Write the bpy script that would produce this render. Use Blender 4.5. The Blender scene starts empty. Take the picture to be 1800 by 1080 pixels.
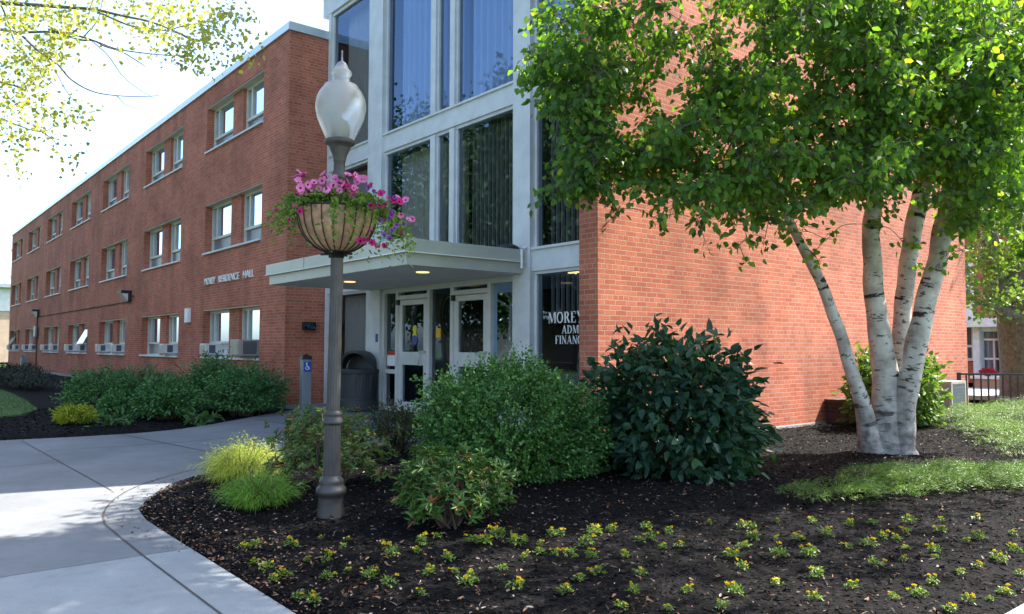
import bpy, bmesh, math, random
import numpy as np
from mathutils import Vector, Matrix
random.seed(7); rng = np.random.default_rng(7)
S = bpy.context.scene
COL = S.collection
R = math.radians

# ------------------------------------------------------------------ camera
FPX = 1389.0
Fv = np.array([-0.77310684, 0.63222886, 0.05091646])
Rv = np.array([0.63315219, 0.7740228, 0.00264608])
Uv = np.array([0.03773757, -0.03428357, 0.99869941])
EYE = np.array([0.0, 0.0, 1.4])
cam = bpy.data.cameras.new('camera'); camo = bpy.data.objects.new('camera', cam); COL.objects.link(camo)
m = Matrix.Identity(4)
for i in range(3):
    m[i][0] = Rv[i]; m[i][1] = Uv[i]; m[i][2] = -Fv[i]; m[i][3] = EYE[i]
camo.matrix_world = m
cam.sensor_width = 36; cam.lens = FPX / 1800 * 36
cam.clip_start = 0.05; cam.clip_end = 2000
S.camera = camo
# ------------------------------------------------------------------ light
AZ, EL = 15.0, 50.0
w = bpy.data.worlds.new('World'); S.world = w; w.use_nodes = True
nt = w.node_tree; sky = nt.nodes.new('ShaderNodeTexSky'); sky.sky_type = 'NISHITA'
sky.sun_disc = False; sky.sun_elevation = R(EL); sky.sun_rotation = R(AZ)
sky.air_density = 1.0; sky.dust_density = 2.2; sky.ozone_density = 1.0
nt.links.new(sky.outputs[0], nt.nodes['Background'].inputs[0])
nt.nodes['Background'].inputs[1].default_value = 0.15
sl = bpy.data.lights.new('sun', 'SUN'); so = bpy.data.objects.new('sun', sl); COL.objects.link(so)
sl.energy = 5.0; sl.angle = R(0.53); sl.color = (1.0, 0.95, 0.87)
sd = Vector((math.sin(R(AZ)) * math.cos(R(EL)), math.cos(R(AZ)) * math.cos(R(EL)), math.sin(R(EL))))
so.rotation_euler = sd.to_track_quat('Z', 'Y').to_euler()
S.view_settings.view_transform = 'Standard'; S.view_settings.look = 'None'
S.view_settings.exposure = 2.0; S.view_settings.gamma = 1
S.render.engine = 'CYCLES'
S.cycles.max_bounces = 8; S.cycles.transparent_max_bounces = 12
S.cycles.caustics_reflective = False; S.cycles.caustics_refractive = False

# ------------------------------------------------------------------ helpers
def ray(px, py):
    return Fv + Rv * ((px - 900) / FPX) - Uv * ((py - 540) / FPX)
def G(px, py, z=0.0):                       # pixel -> point on the ground
    v = ray(px, py); return EYE + v * ((z - EYE[2]) / v[2])
def AT(px, py, dep):                        # pixel -> point at a given distance
    return EYE + ray(px, py) * dep
def nrm(a): return a / np.maximum(np.linalg.norm(a, axis=-1, keepdims=True), 1e-9)

def link(o, parent=None):
    COL.objects.link(o)
    if parent is not None: o.parent = parent
    return o
def tag(o, label=None, cat=None, group=None, kind=None):
    if label: o['label'] = label
    if cat: o['category'] = cat
    if group: o['group'] = group
    if kind: o['kind'] = kind
    return o
def thing(name, label, cat, loc=(0, 0, 0), rz=0, group=None):
    o = bpy.data.objects.new(name, None); o.empty_display_size = .2
    o.location = loc; o.rotation_euler = (0, 0, rz); link(o)
    return tag(o, label, cat, group)

class MB:
    """collects shapes, links them as one mesh"""
    def __init__(s): s.v = []; s.f = []; s.uv = []; s.mi = []; s.smooth = []
    def face(s, pts, uv=None, mi=0, sm=False):
        n = len(s.v); s.v += [tuple(p) for p in pts]; s.f.append(tuple(range(n, n + len(pts))))
        s.uv += uv if uv else [(0, 0)] * len(pts); s.mi.append(mi); s.smooth.append(sm)
    def quad(s, a, b, c, d, mi=0, uv=None):
        a, b, c, d = map(Vector, (a, b, c, d))
        if uv is None:                      # metric uv; u along the wall, v up
            def q(p):
                nn = (b - a).cross(d - a)
                ax = max(range(3), key=lambda i: abs(nn[i]))
                return {0: (p.y, p.z), 1: (p.x, p.z), 2: (p.x, p.y)}[ax]
            uv = [q(p) for p in (a, b, c, d)]
        s.face((a, b, c, d), uv, mi)
    def box(s, x0, x1, y0, y1, z0, z1, mi=0, skip=''):
        P = lambda x, y, z: (x, y, z)
        if 'f' not in skip: s.quad(P(x0, y0, z0), P(x1, y0, z0), P(x1, y0, z1), P(x0, y0, z1), mi)
        if 'b' not in skip: s.quad(P(x1, y1, z0), P(x0, y1, z0), P(x0, y1, z1), P(x1, y1, z1), mi)
        if 'l' not in skip: s.quad(P(x0, y1, z0), P(x0, y0, z0), P(x0, y0, z1), P(x0, y1, z1), mi)
        if 'r' not in skip: s.quad(P(x1, y0, z0), P(x1, y1, z0), P(x1, y1, z1), P(x1, y0, z1), mi)
        if 't' not in skip: s.quad(P(x0, y0, z1), P(x1, y0, z1), P(x1, y1, z1), P(x0, y1, z1), mi)
        if 'd' not in skip: s.quad(P(x0, y1, z0), P(x1, y1, z0), P(x1, y0, z0), P(x0, y0, z0), mi)
        return s
    def lathe(s, prof, n=32, c=(0, 0), flute=0, fl=(0, 0), mi=0):
        """prof: (radius, z) pairs"""
        def rad(r, k, z):
            if flute and fl[0] < z < fl[1]: r *= 1 - .07 * (.5 - .5 * math.cos(2 * math.pi * k * flute / n))
            return r
        for (r0, z0), (r1, z1) in zip(prof, prof[1:]):
            for k in range(n):
                a0 = 2 * math.pi * k / n; a1 = 2 * math.pi * (k + 1) / n
                p = lambda r, a, kk, z: (c[0] + rad(r, kk, z) * math.cos(a), c[1] + rad(r, kk, z) * math.sin(a), z)
                s.face((p(r0, a0, k, z0), p(r0, a1, k + 1, z0), p(r1, a1, k + 1, z1), p(r1, a0, k, z1)),
                       [(a0, z0), (a1, z0), (a1, z1), (a0, z1)], mi, True)
        return s
    def tube(s, pts, rad, n=8, mi=0):
        v, f, uv = tube_np(np.array(pts, float), np.array(rad, float) if np.ndim(rad) else np.full(len(pts), rad), n)
        for q in f: s.face([v[i] for i in q], None, mi, True)
        return s
    def build(s, name, mats, parent=None, weld=True, bevel=0):
        me = bpy.data.meshes.new(name); me.from_pydata(s.v, [], s.f)
        ul = me.uv_layers.new(name='UVMap'); ul.data.foreach_set('uv', np.array(s.uv, 'f').ravel())
        for mt in (mats if isinstance(mats, (list, tuple)) else [mats]): me.materials.append(mt)
        me.polygons.foreach_set('material_index', s.mi); me.polygons.foreach_set('use_smooth', s.smooth)
        if weld:
            bm = bmesh.new(); bm.from_mesh(me); bmesh.ops.remove_doubles(bm, verts=bm.verts, dist=1e-5)
            bmesh.ops.recalc_face_normals(bm, faces=bm.faces)
            bm.to_mesh(me); bm.free()
        me.update()
        o = link(bpy.data.objects.new(name, me), parent)
        if bevel:
            b = o.modifiers.new('bevel', 'BEVEL'); b.width = bevel; b.segments = 2; b.limit_method = 'ANGLE'
        return o

def mesh_np(name, V, Fq, mat, parent=None, uv=None, smooth=False):
    V = np.asarray(V, 'f').reshape(-1, 3); Fq = np.asarray(Fq, 'i'); k = Fq.shape[1]
    me = bpy.data.meshes.new(name); me.vertices.add(len(V)); me.vertices.foreach_set('co', V.ravel())
    me.loops.add(Fq.size); me.loops.foreach_set('vertex_index', Fq.ravel())
    me.polygons.add(len(Fq)); me.polygons.foreach_set('loop_start', np.arange(0, Fq.size, k, dtype='i'))
    me.polygons.foreach_set('loop_total', np.full(len(Fq), k, 'i'))
    if smooth: me.polygons.foreach_set('use_smooth', np.ones(len(Fq), bool))
    if uv is not None:
        ul = me.uv_layers.new(name='UVMap'); ul.data.foreach_set('uv', np.asarray(uv, 'f').ravel())
    me.materials.append(mat); me.update(calc_edges=True); me.validate()
    return link(bpy.data.objects.new(name, me), parent)

def tube_np(P, rad, n=8):
    P = np.asarray(P, float); T = nrm(np.gradient(P, axis=0))
    ref = np.array([1., 0, 0]) if abs(T[0][0]) < .8 else np.array([0, 1., 0])
    V = []; A = np.cross(T[0], ref); A /= np.linalg.norm(A)
    ang = np.arange(n) * 2 * np.pi / n
    L = 0; UVs = []
    for i, (p, t) in enumerate(zip(P, T)):
        A = A - t * (A @ t); A /= np.linalg.norm(A); B = np.cross(t, A)
        V.append(p + rad[i] * (np.cos(ang)[:, None] * A + np.sin(ang)[:, None] * B))
        if i: L += np.linalg.norm(P[i] - P[i - 1])
        UVs.append(L)
    V = np.concatenate(V); Fq = []; uv = []
    for i in range(len(P) - 1):
        for k in range(n):
            k2 = (k + 1) % n
            Fq.append((i * n + k, i * n + k2, (i + 1) * n + k2, (i + 1) * n + k))
            r = 1
            uv += [(k / n * r, UVs[i]), ((k + 1) / n * r, UVs[i]), ((k + 1) / n * r, UVs[i + 1]), (k / n * r, UVs[i + 1])]
    return V, np.array(Fq), np.array(uv)
def spline(pts, n=6):
    P = np.array(pts, float); out = []
    Q = np.vstack([2 * P[0] - P[1], P, 2 * P[-1] - P[-2]])
    for i in range(1, len(Q) - 2):
        for t in np.linspace(0, 1, n, endpoint=False):
            a, b, c, d = Q[i - 1:i + 3]
            out.append(.5 * (2 * b + (c - a) * t + (2 * a - 5 * b + 4 * c - d) * t * t + (3 * b - a - 3 * c + d) * t ** 3))
    out.append(P[-1]); return np.array(out)
class TB:
    """many tubes in one mesh"""
    def __init__(s): s.V = []; s.F = []; s.U = []; s.n = 0
    def add(s, P, rad, n=6):
        rad = np.full(len(P), rad) if np.ndim(rad) == 0 else np.asarray(rad)
        v, f, u = tube_np(P, rad, n); s.V.append(v); s.F.append(f + s.n); s.U.append(u); s.n += len(v)
    def build(s, name, mat, parent=None):
        return mesh_np(name, np.concatenate(s.V), np.concatenate(s.F), mat, parent, np.concatenate(s.U), True)

def leaves(P, A, N, L, W, fold=.12, curl=.1):
    n = len(P); A = nrm(A); Sd = nrm(np.cross(A, N)); N = np.cross(Sd, A)
    L = np.broadcast_to(L, n)[:, None]; W = np.broadcast_to(W, n)[:, None]
    q = lambda a, s_, h: P + A * L * a + Sd * W * s_ + N * L * h
    V = np.stack([q(0, 0, 0), q(.26, -.5, fold), q(.66, -.37, fold * .6 - curl * .3), q(1, 0, -curl), q(.66, .37, fold * .6 - curl * .3), q(.26, .5, fold)], 1)
    b = np.arange(n)[:, None] * 6
    Fq = np.concatenate([b + [0, 1, 2, 3], b + [0, 3, 4, 5]], 1).reshape(-1, 4)
    return V.reshape(-1, 3), Fq
def strands(P, D, L, W, droop, seg=4):
    """narrow hanging ribbons"""
    n = len(P); D = nrm(D); L = np.broadcast_to(L, n)[:, None]; W = np.broadcast_to(W, n)[:, None]
    Sd = nrm(np.cross(D, np.array([0, 0, 1.])) + rng.normal(0, .4, (n, 3)))
    dr = np.broadcast_to(droop, n)[:, None]
    V = []
    for i in range(seg + 1):
        t = i / seg; c = P + D * L * t; c = c - np.array([0, 0, 1.]) * L * dr * t * t
        ww = W * (1 - .85 * t); V += [c - Sd * ww * .5, c + Sd * ww * .5]
    V = np.stack(V, 1); k = 2 * (seg + 1); b = np.arange(n)[:, None] * k
    Fq = np.concatenate([b + [2 * i, 2 * i + 1, 2 * i + 3, 2 * i + 2] for i in range(seg)], 1).reshape(-1, 4)
    return V.reshape(-1, 3), Fq
def rdir(n, zmin=-1., zmax=1.):
    z = rng.uniform(zmin, zmax, n); a = rng.uniform(0, 2 * np.pi, n); r = np.sqrt(1 - z * z)
    return np.stack([r * np.cos(a), r * np.sin(a), z], 1)

# ------------------------------------------------------------------ materials
def mat(name):
    mt = bpy.data.materials.new(name); mt.use_nodes = True
    return mt, mt.node_tree, mt.node_tree.nodes['Principled BSDF']
def N(nt, t, **k):
    n = nt.nodes.new('ShaderNode' + t)
    for a, b in k.items():
        if a in n.inputs: n.inputs[a].default_value = b
        else: setattr(n, a, b)
    return n
def ramp(nt, src, stops):
    r = nt.nodes.new('ShaderNodeValToRGB'); e = r.color_ramp.elements
    while len(e) < len(stops): e.new(.5)
    for el, (p, c) in zip(e, stops): el.position = p; el.color = (*c, 1) if len(c) == 3 else c
    nt.links.new(src, r.inputs[0]); return r.outputs[0]
def mixc(nt, f, a, b, mode='MIX'):
    mx = nt.nodes.new('ShaderNodeMix'); mx.data_type = 'RGBA'; mx.blend_type = mode
    for s_, v in ((0, f), (6, a), (7, b)):
        if hasattr(v, 'links') or isinstance(v, bpy.types.NodeSocket): nt.links.new(v, mx.inputs[s_])
        else: mx.inputs[s_].default_value = v if s_ == 0 else (*v, 1)
    return mx.outputs[2]
def bump(nt, b, h, strength=.5, dist=.01):
    bn = N(nt, 'Bump', Strength=strength, Distance=dist); nt.links.new(h, bn.inputs['Height']); nt.links.new(bn.outputs[0], b.inputs['Normal'])
def plain(name, c, rough=.6, metal=0, noise=.12, scale=6, bmp=0):
    mt, t, b = mat(name); tc = N(t, 'TexCoord')
    n = N(t, 'TexNoise', Scale=scale, Detail=6.0, Roughness=.6); t.links.new(tc.outputs['Object'], n.inputs['Vector'])
    lo = tuple(x * (1 - noise) for x in c); hi = tuple(min(1, x * (1 + noise)) for x in c)
    t.links.new(ramp(t, n.outputs[0], [(.3, lo), (.7, hi)]), b.inputs['Base Color'])
    b.inputs['Roughness'].default_value = rough; b.inputs['Metallic'].default_value = metal
    if bmp: bump(t, b, n.outputs[0], bmp, .005)
    return mt
def brick(name, c1, c2, cm, stain=.25):
    mt, t, b = mat(name); uv = N(t, 'UVMap')
    bt = N(t, 'TexBrick'); bt.offset = .5; bt.offset_frequency = 2; bt.squash = .5; bt.squash_frequency = 6
    for k, v in (('Scale', 1.0), ('Mortar Size', .0062), ('Mortar Smooth', .25), ('Bias', -.1), ('Brick Width', .208), ('Row Height', .0677)): bt.inputs[k].default_value = v
    bt.inputs['Color1'].default_value = (*c1, 1); bt.inputs['Color2'].default_value = (*c2, 1); bt.inputs['Mortar'].default_value = (*cm, 1)
    t.links.new(uv.outputs[0], bt.inputs['Vector'])
    n = N(t, 'TexNoise', Scale=.7, Detail=8.0, Roughness=.65); t.links.new(uv.outputs[0], n.inputs['Vector'])
    n2 = N(t, 'TexNoise', Scale=55.0, Detail=4.0); t.links.new(uv.outputs[0], n2.inputs['Vector'])
    mp = N(t, 'Mapping'); mp.inputs['Scale'].default_value = (2.2, .16, 1); t.links.new(uv.outputs[0], mp.inputs[0])
    n3 = N(t, 'TexNoise', Scale=1.0, Detail=5.0); t.links.new(mp.outputs[0], n3.inputs['Vector'])
    c = mixc(t, 1.0, bt.outputs[0], ramp(t, n.outputs[0], [(.3, (1 - stain,) * 3), (.7, (1 + stain * .4,) * 3)]), 'MULTIPLY')
    c = mixc(t, 1.0, c, ramp(t, n3.outputs[0], [(.35, (.88,) * 3), (.6, (1.04,) * 3)]), 'MULTIPLY')
    c = mixc(t, 1.0, c, ramp(t, n2.outputs[0], [(.3, (.88,) * 3), (.7, (1.1,) * 3)]), 'MULTIPLY')
    t.links.new(c, b.inputs['Base Color']); b.inputs['Roughness'].default_value = .85; b.inputs['Specular IOR Level'].default_value = .2
    ma = N(t, 'Math', operation='MULTIPLY_ADD'); t.links.new(bt.outputs['Fac'], ma.inputs[0]); ma.inputs[1].default_value = -1
    t.links.new(n2.outputs[0], ma.inputs[2]); bump(t, b, ma.outputs[0], .55, .006)
    return mt
def leafmat(name, stops, trans=.3, tcol=None, rough=.45, spec=.28):
    """stops over a random number per leaf"""
    mt, t, b = mat(name); g = N(t, 'NewGeometry')
    c = ramp(t, g.outputs['Random Per Island'], stops)
    tc = N(t, 'TexCoord'); n = N(t, 'TexNoise', Scale=1.6, Detail=3.0); t.links.new(tc.outputs['Object'], n.inputs['Vector'])
    c = mixc(t, 1.0, c, ramp(t, n.outputs[0], [(.35, (.78, .8, .85)), (.65, (1.2, 1.15, 1.0))]), 'MULTIPLY')
    t.links.new(c, b.inputs['Base Color']); b.inputs['Roughness'].default_value = rough
    b.inputs['Specular IOR Level'].default_value = spec
    tr = N(t, 'BsdfTranslucent'); ms = N(t, 'MixShader'); ms.inputs[0].default_value = trans
    t.links.new(mixc(t, 1.0, c, tcol or (1.5, 1.5, .7), 'MULTIPLY'), tr.inputs[0])
    t.links.new(b.outputs[0], ms.inputs[1]); t.links.new(tr.outputs[0], ms.inputs[2])
    t.links.new(ms.outputs[0], t.nodes['Material Output'].inputs[0]); return mt
def glass(name, refl=.16, tint=(.5, .55, .6)):
    mt, t, b = mat(name); t.nodes.remove(b)
    tr = N(t, 'BsdfTransparent'); tr.inputs[0].default_value = (*tint, 1)
    gl = N(t, 'BsdfGlossy'); gl.inputs['Roughness'].default_value = .012; gl.inputs[0].default_value = (.50, .70, 1, 1)
    tc = N(t, 'TexCoord'); n = N(t, 'TexNoise', Scale=.9, Detail=1.0); t.links.new(tc.outputs['Object'], n.inputs['Vector'])
    bn = N(t, 'Bump', Strength=.05, Distance=.05); t.links.new(n.outputs[0], bn.inputs['Height']); t.links.new(bn.outputs[0], gl.inputs['Normal'])
    fr = N(t, 'Fresnel', IOR=1.5); ma = N(t, 'Math', operation='MULTIPLY_ADD'); ma.use_clamp = True
    t.links.new(fr.outputs[0], ma.inputs[0]); ma.inputs[1].default_value = 1.0; ma.inputs[2].default_value = refl
    ms = N(t, 'MixShader'); t.links.new(ma.outputs[0], ms.inputs[0]); t.links.new(tr.outputs[0], ms.inputs[1]); t.links.new(gl.outputs[0], ms.inputs[2])
    t.links.new(ms.outputs[0], t.nodes['Material Output'].inputs[0]); return mt
def emis(name, c, s):
    mt, t, b = mat(name); b.inputs['Base Color'].default_value = (*c, 1)
    b.inputs['Emission Color'].default_value = (*c, 1); b.inputs['Emission Strength'].default_value = s; return mt
def concrete(name, c, stain=.2):
    mt, t, b = mat(name); tc = N(t, 'TexCoord')
    n1 = N(t, 'TexNoise', Scale=.8, Detail=9.0, Roughness=.65); n2 = N(t, 'TexNoise', Scale=90.0, Detail=5.0, Roughness=.7); n3 = N(t, 'TexNoise', Scale=9.0, Detail=8.0, Roughness=.7)
    for n in (n1, n2, n3): t.links.new(tc.outputs['Object'], n.inputs['Vector'])
    x = mixc(t, 1.0, ramp(t, n1.outputs[0], [(.3, tuple(v * (1 - stain) for v in c)), (.7, tuple(v * (1 + stain * .5) for v in c))]), ramp(t, n2.outputs[0], [(.3, (.86,) * 3), (.7, (1.1,) * 3)]), 'MULTIPLY')
    x = mixc(t, 1.0, x, ramp(t, n3.outputs[0], [(.32, (.86, .85, .83)), (.5, (1.,) * 3)]), 'MULTIPLY')
    t.links.new(x, b.inputs['Base Color']); b.inputs['Roughness'].default_value = .85
    bump(t, b, n2.outputs[0], .25, .004); return mt

M = {}
M['brick'] = brick('brick', (.55, .170, .100), (.41, .112, .068), (.46, .30, .22), .36)
M['brick_dark'] = brick('brick_dark', (.10, .05, .04), (.07, .04, .03), (.1, .08, .07))
M['brick_tan'] = brick('brick_tan', (.5, .36, .27), (.45, .32, .24), (.5, .45, .4))
M['white'] = plain('white_paint', (.58, .60, .615), .5, 0, .12, 3)
M['cream'] = plain('cream_paint', (.62, .60, .52), .5, 0, .1, 4)
M['canopy'] = plain('canopy_panel', (.50, .52, .48), .4, .2, .1, 1.5)
M['soffit'] = plain('soffit', (.80, .77, .72), .8, 0, .06, 2)
M['coping'] = plain('coping_metal', (.62, .68, .70), .35, .5, .06, 2)
M['alu'] = plain('aluminium', (.52, .54, .56), .4, .4, .1, 5)
M['conc'] = concrete('concrete', (.155, .163, .168), .32); M['conc_new'] = concrete('concrete_new', (.235, .255, .262), .22); M['found'] = concrete('foundation', (.34, .34, .34))
M['joint'] = plain('joint', (.05, .045, .04), .9)
M['lamp'] = plain('lamp_paint', (.060, .055, .051), .5, .25, .25, 9, .1)
M['dark'] = plain('dark_metal', (.018, .018, .02), .5, .3)
M['bin'] = plain('bin_plastic', (.034, .038, .043), .6, 0, .15, 8, .1)
M['boll'] = plain('bollard_paint', (.20, .23, .26), .4, .4)
M['blue'] = plain('sign_blue', (.02, .05, .32), .4); M['wht'] = plain('sign_white', (.8, .8, .8), .5); M['yel'] = plain('sticker_yellow', (.65, .62, .04), .5)
M['red'] = plain('sign_red', (.5, .04, .03), .5); M['orange'] = plain('sticker_orange', (.7, .4, .02), .5)
M['ac'] = plain('ac_casing', (.58, .58, .56), .5); M['acg'] = plain('ac_grille', (.09, .10, .12), .5)
M['ac_tan'] = plain('condenser_casing', (.36, .33, .29), .5, .2); M['grille'] = plain('condenser_grille', (.33, .36, .38), .4, .5)
M['glass'] = glass('glass', .06, (.88, .91, .95)); M['glass_dark'] = glass('glass_dark', .04, (.6, .64, .64))
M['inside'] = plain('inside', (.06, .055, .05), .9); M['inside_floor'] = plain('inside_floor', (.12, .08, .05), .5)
M['wood'] = plain('wood', (.10, .05, .03), .5)
M['drape'] = plain('drape', (.42, .56, .88), .9, 0, .05, 2); M['sheer'] = plain('sheer', (.42, .43, .42), .9, 0, .08, 2); M['blind'] = plain('blind', (.3, .31, .33), .7)
M['gold'] = plain('gilt_frame', (.35, .26, .10), .35, .6); M['mirror'] = plain('mirror', (.1, .1, .09), .05, .6)
M['coco'] = plain('coco_liner', (.37, .215, .13), .95, 0, .45, 14, .6)
M['asphalt'] = plain('asphalt', (.05, .05, .052), .9, 0, .2, 40, .2)
M['bark'] = plain('bark', (.11, .095, .08), .95, 0, .5, 12, .8); M['twig'] = plain('twig', (.09, .06, .045), .9, 0, .3, 10)
M['roofgray'] = plain('metal_roof', (.30, .33, .36), .5, .3)
M['lit'] = emis('warm_lamp', (1.0, .62, .22), .45)

def window_mat():
    mt, t, b = mat('window_pane'); tc = N(t, 'TexCoord'); mp = N(t, 'Mapping'); mp.inputs['Scale'].default_value = (5, .4, .25)
    t.links.new(tc.outputs['Object'], mp.inputs[0]); n = N(t, 'TexNoise', Scale=1.5, Detail=3.0); t.links.new(mp.outputs[0], n.inputs['Vector'])
    t.links.new(ramp(t, n.outputs[0], [(.35, (.05, .06, .07)), (.65, (.26, .28, .30))]), b.inputs['Base Color'])
    b.inputs['Roughness'].default_value = .9; b.inputs['Specular IOR Level'].default_value = 0
    gl = N(t, 'BsdfGlossy'); gl.inputs['Roughness'].default_value = .015; gl.inputs[0].default_value = (.62, .78, 1, 1)
    fr = N(t, 'Fresnel', IOR=1.5); ma = N(t, 'Math', operation='MULTIPLY_ADD'); ma.use_clamp = True
    t.links.new(fr.outputs[0], ma.inputs[0]); ma.inputs[1].default_value = 1.0; ma.inputs[2].default_value = .14
    ms = N(t, 'MixShader'); t.links.new(ma.outputs[0], ms.inputs[0]); t.links.new(b.outputs[0], ms.inputs[1]); t.links.new(gl.outputs[0], ms.inputs[2])
    t.links.new(ms.outputs[0], t.nodes['Material Output'].inputs[0]); return mt
M['pane'] = window_mat()
M['lower'] = plain('screen_panel', (.20, .22, .25), .35, .2, .2, 5)
def globe_mat():
    mt, t, b = mat('lamp_globe'); tc = N(t, 'TexCoord'); wv = N(t, 'TexWave', Scale=26.0, Distortion=.6); wv.bands_direction = 'Z'
    t.links.new(tc.outputs['Object'], wv.inputs['Vector'])
    b.inputs['Base Color'].default_value = (.86, .87, .90, 1); b.inputs['Roughness'].default_value = .16
    b.inputs['Transmission Weight'].default_value = .8; b.inputs['IOR'].default_value = 1.45
    bump(t, b, wv.outputs[0], .2, .004)
    tr = N(t, 'BsdfTranslucent'); tr.inputs[0].default_value = (.80, .79, .70, 1); ms = N(t, 'MixShader'); ms.inputs[0].default_value = .34
    t.links.new(b.outputs[0], ms.inputs[1]); t.links.new(tr.outputs[0], ms.inputs[2]); t.links.new(ms.outputs[0], t.nodes['Material Output'].inputs[0])
    return mt
M['globe'] = globe_mat()
def birch_mat():
    mt, t, b = mat('birch_bark'); uv = N(t, 'UVMap'); tc = N(t, 'TexCoord')
    mp = N(t, 'Mapping'); mp.inputs['Scale'].default_value = (2.6, 17, 1); t.links.new(uv.outputs[0], mp.inputs[0])
    n = N(t, 'TexNoise', Scale=1.0, Detail=5.0, Roughness=.6); t.links.new(mp.outputs[0], n.inputs['Vector'])
    mp2 = N(t, 'Mapping'); mp2.inputs['Scale'].default_value = (.55, 4.6, 1); t.links.new(uv.outputs[0], mp2.inputs[0])
    n2 = N(t, 'TexNoise', Scale=1.2, Detail=7.0, Roughness=.62); t.links.new(mp2.outputs[0], n2.inputs['Vector'])
    n3 = N(t, 'TexNoise', Scale=5.0, Detail=6.0); t.links.new(tc.outputs['Object'], n3.inputs['Vector'])
    base = ramp(t, n3.outputs[0], [(.32, (.27, .235, .205)), (.62, (.52, .48, .43))])
    c = mixc(t, ramp(t, n.outputs[0], [(.36, (1, 1, 1)), (.42, (0, 0, 0))]), base, (.10, .085, .075))
    c = mixc(t, ramp(t, n2.outputs[0], [(.40, (1, 1, 1)), (.425, (0, 0, 0))]), c, (.035, .03, .028))
    sz = N(t, 'SeparateXYZ'); t.links.new(tc.outputs['Object'], sz.inputs[0]); n4 = N(t, 'TexNoise', Scale=9.0, Detail=6.0); t.links.new(tc.outputs['Object'], n4.inputs['Vector'])
    ad = N(t, 'Math', operation='MULTIPLY_ADD'); t.links.new(n4.outputs[0], ad.inputs[0]); ad.inputs[1].default_value = .7; hz_ = N(t, 'Math', operation='MULTIPLY'); t.links.new(sz.outputs[2], hz_.inputs[0]); hz_.inputs[1].default_value = .5; t.links.new(hz_.outputs[0], ad.inputs[2])
    c = mixc(t, ramp(t, ad.outputs[0], [(.42, (.85,) * 3), (.78, (0, 0, 0))]), c, ramp(t, n4.outputs[0], [(.35, (.09, .08, .07)), (.65, (.30, .27, .25))]))
    t.links.new(c, b.inputs['Base Color']); b.inputs['Roughness'].default_value = .85; b.inputs['Specular IOR Level'].default_value = .15; bump(t, b, n.outputs[0], .7, .015); return mt
M['birch'] = birch_mat()
def mulch_mat():
    mt, t, b = mat('mulch'); tc = N(t, 'TexCoord'); vo = N(t, 'TexVoronoi', Scale=42.0); mp = N(t, 'Mapping'); mp.inputs['Scale'].default_value = (1, 2.2, 1)
    t.links.new(tc.outputs['Object'], mp.inputs[0]); t.links.new(mp.outputs[0], vo.inputs['Vector'])
    n = N(t, 'TexNoise', Scale=30.0, Detail=8.0); t.links.new(tc.outputs['Object'], n.inputs['Vector'])
    sp = N(t, 'SeparateColor'); t.links.new(vo.outputs['Color'], sp.inputs[0])
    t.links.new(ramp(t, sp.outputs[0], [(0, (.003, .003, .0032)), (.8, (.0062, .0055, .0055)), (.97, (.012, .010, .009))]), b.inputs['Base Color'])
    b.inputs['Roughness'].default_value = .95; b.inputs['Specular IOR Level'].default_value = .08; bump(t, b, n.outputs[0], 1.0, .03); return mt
M['mulch'] = mulch_mat()
def isl(name, stops, rough=.85):
    mt, t, b = mat(name); g = N(t, 'NewGeometry'); t.links.new(ramp(t, g.outputs['Random Per Island'], stops), b.inputs['Base Color']); b.inputs['Roughness'].default_value = rough; b.inputs['Specular IOR Level'].default_value = .12; return mt
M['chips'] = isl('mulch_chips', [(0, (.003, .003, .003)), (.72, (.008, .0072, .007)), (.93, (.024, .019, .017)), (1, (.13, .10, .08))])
M['dry'] = isl('dry_leaf', [(0, (.06, .025, .014)), (.5, (.16, .075, .042)), (.85, (.26, .165, .105)), (1, (.36, .31, .25))], .7)
M['grass'] = leafmat('grass_blades', [(0, (.035, .085, .018)), (1, (.08, .15, .03))], .25)
M['turf'] = plain('turf', (.05, .10, .025), .95, 0, .4, 3)
M['L_birch'] = leafmat('birch_leaf', [(0, (.046, .120, .028)), (.6, (.085, .195, .040)), (.93, (.13, .25, .045)), (1, (.26, .30, .05))], .52, (2.1, 1.9, .5), .40)
M['L_maple'] = leafmat('maple_leaf', [(0, (.22, .28, .07)), (.8, (.36, .40, .11)), (1, (.5, .38, .08))], .5, (1.5, 1.4, .5))
M['L_bigtree'] = leafmat('bigtree_leaf', [(0, (.06, .12, .025)), (1, (.15, .22, .05))], .4)
M['L_far'] = leafmat('far_leaf', [(0, (.03, .06, .016)), (1, (.07, .11, .03))], .2)
M['L_burn'] = leafmat('shrub_leaf', [(0, (.034, .105, .030)), (.8, (.090, .215, .055)), (1, (.21, .35, .08))], .25)
M['L_bed'] = leafmat('bed_shrub_leaf', [(0, (.036, .115, .042)), (.8, (.085, .22, .07)), (1, (.15, .29, .09))], .2)
M['L_hedge'] = leafmat('dark_hedge_leaf', [(0, (.008, .018, .008)), (1, (.018, .035, .014))], .1)
M['L_vib'] = leafmat('viburnum_leaf', [(0, (.013, .042, .025)), (.85, (.028, .075, .042)), (1, (.06, .13, .05))], .2, (1.9, 2.0, .7), .45)
M['L_gold'] = leafmat('gold_needle', [(0, (.20, .28, .03)), (1, (.40, .44, .07))], .3)
M['L_goldgreen'] = leafmat('green_needle', [(0, (.09, .22, .025)), (1, (.20, .36, .04))], .3)
M['L_chart'] = leafmat('chartreuse_leaf', [(0, (.20, .27, .018)), (1, (.34, .38, .03))], .3)
M['L_azal'] = leafmat('azalea_leaf', [(0, (.05, .11, .026)), (.78, (.11, .18, .05)), (.88, (.24, .30, .10)), (.93, (.20, .07, .03)), (1, (.30, .09, .04))], .25)
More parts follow.
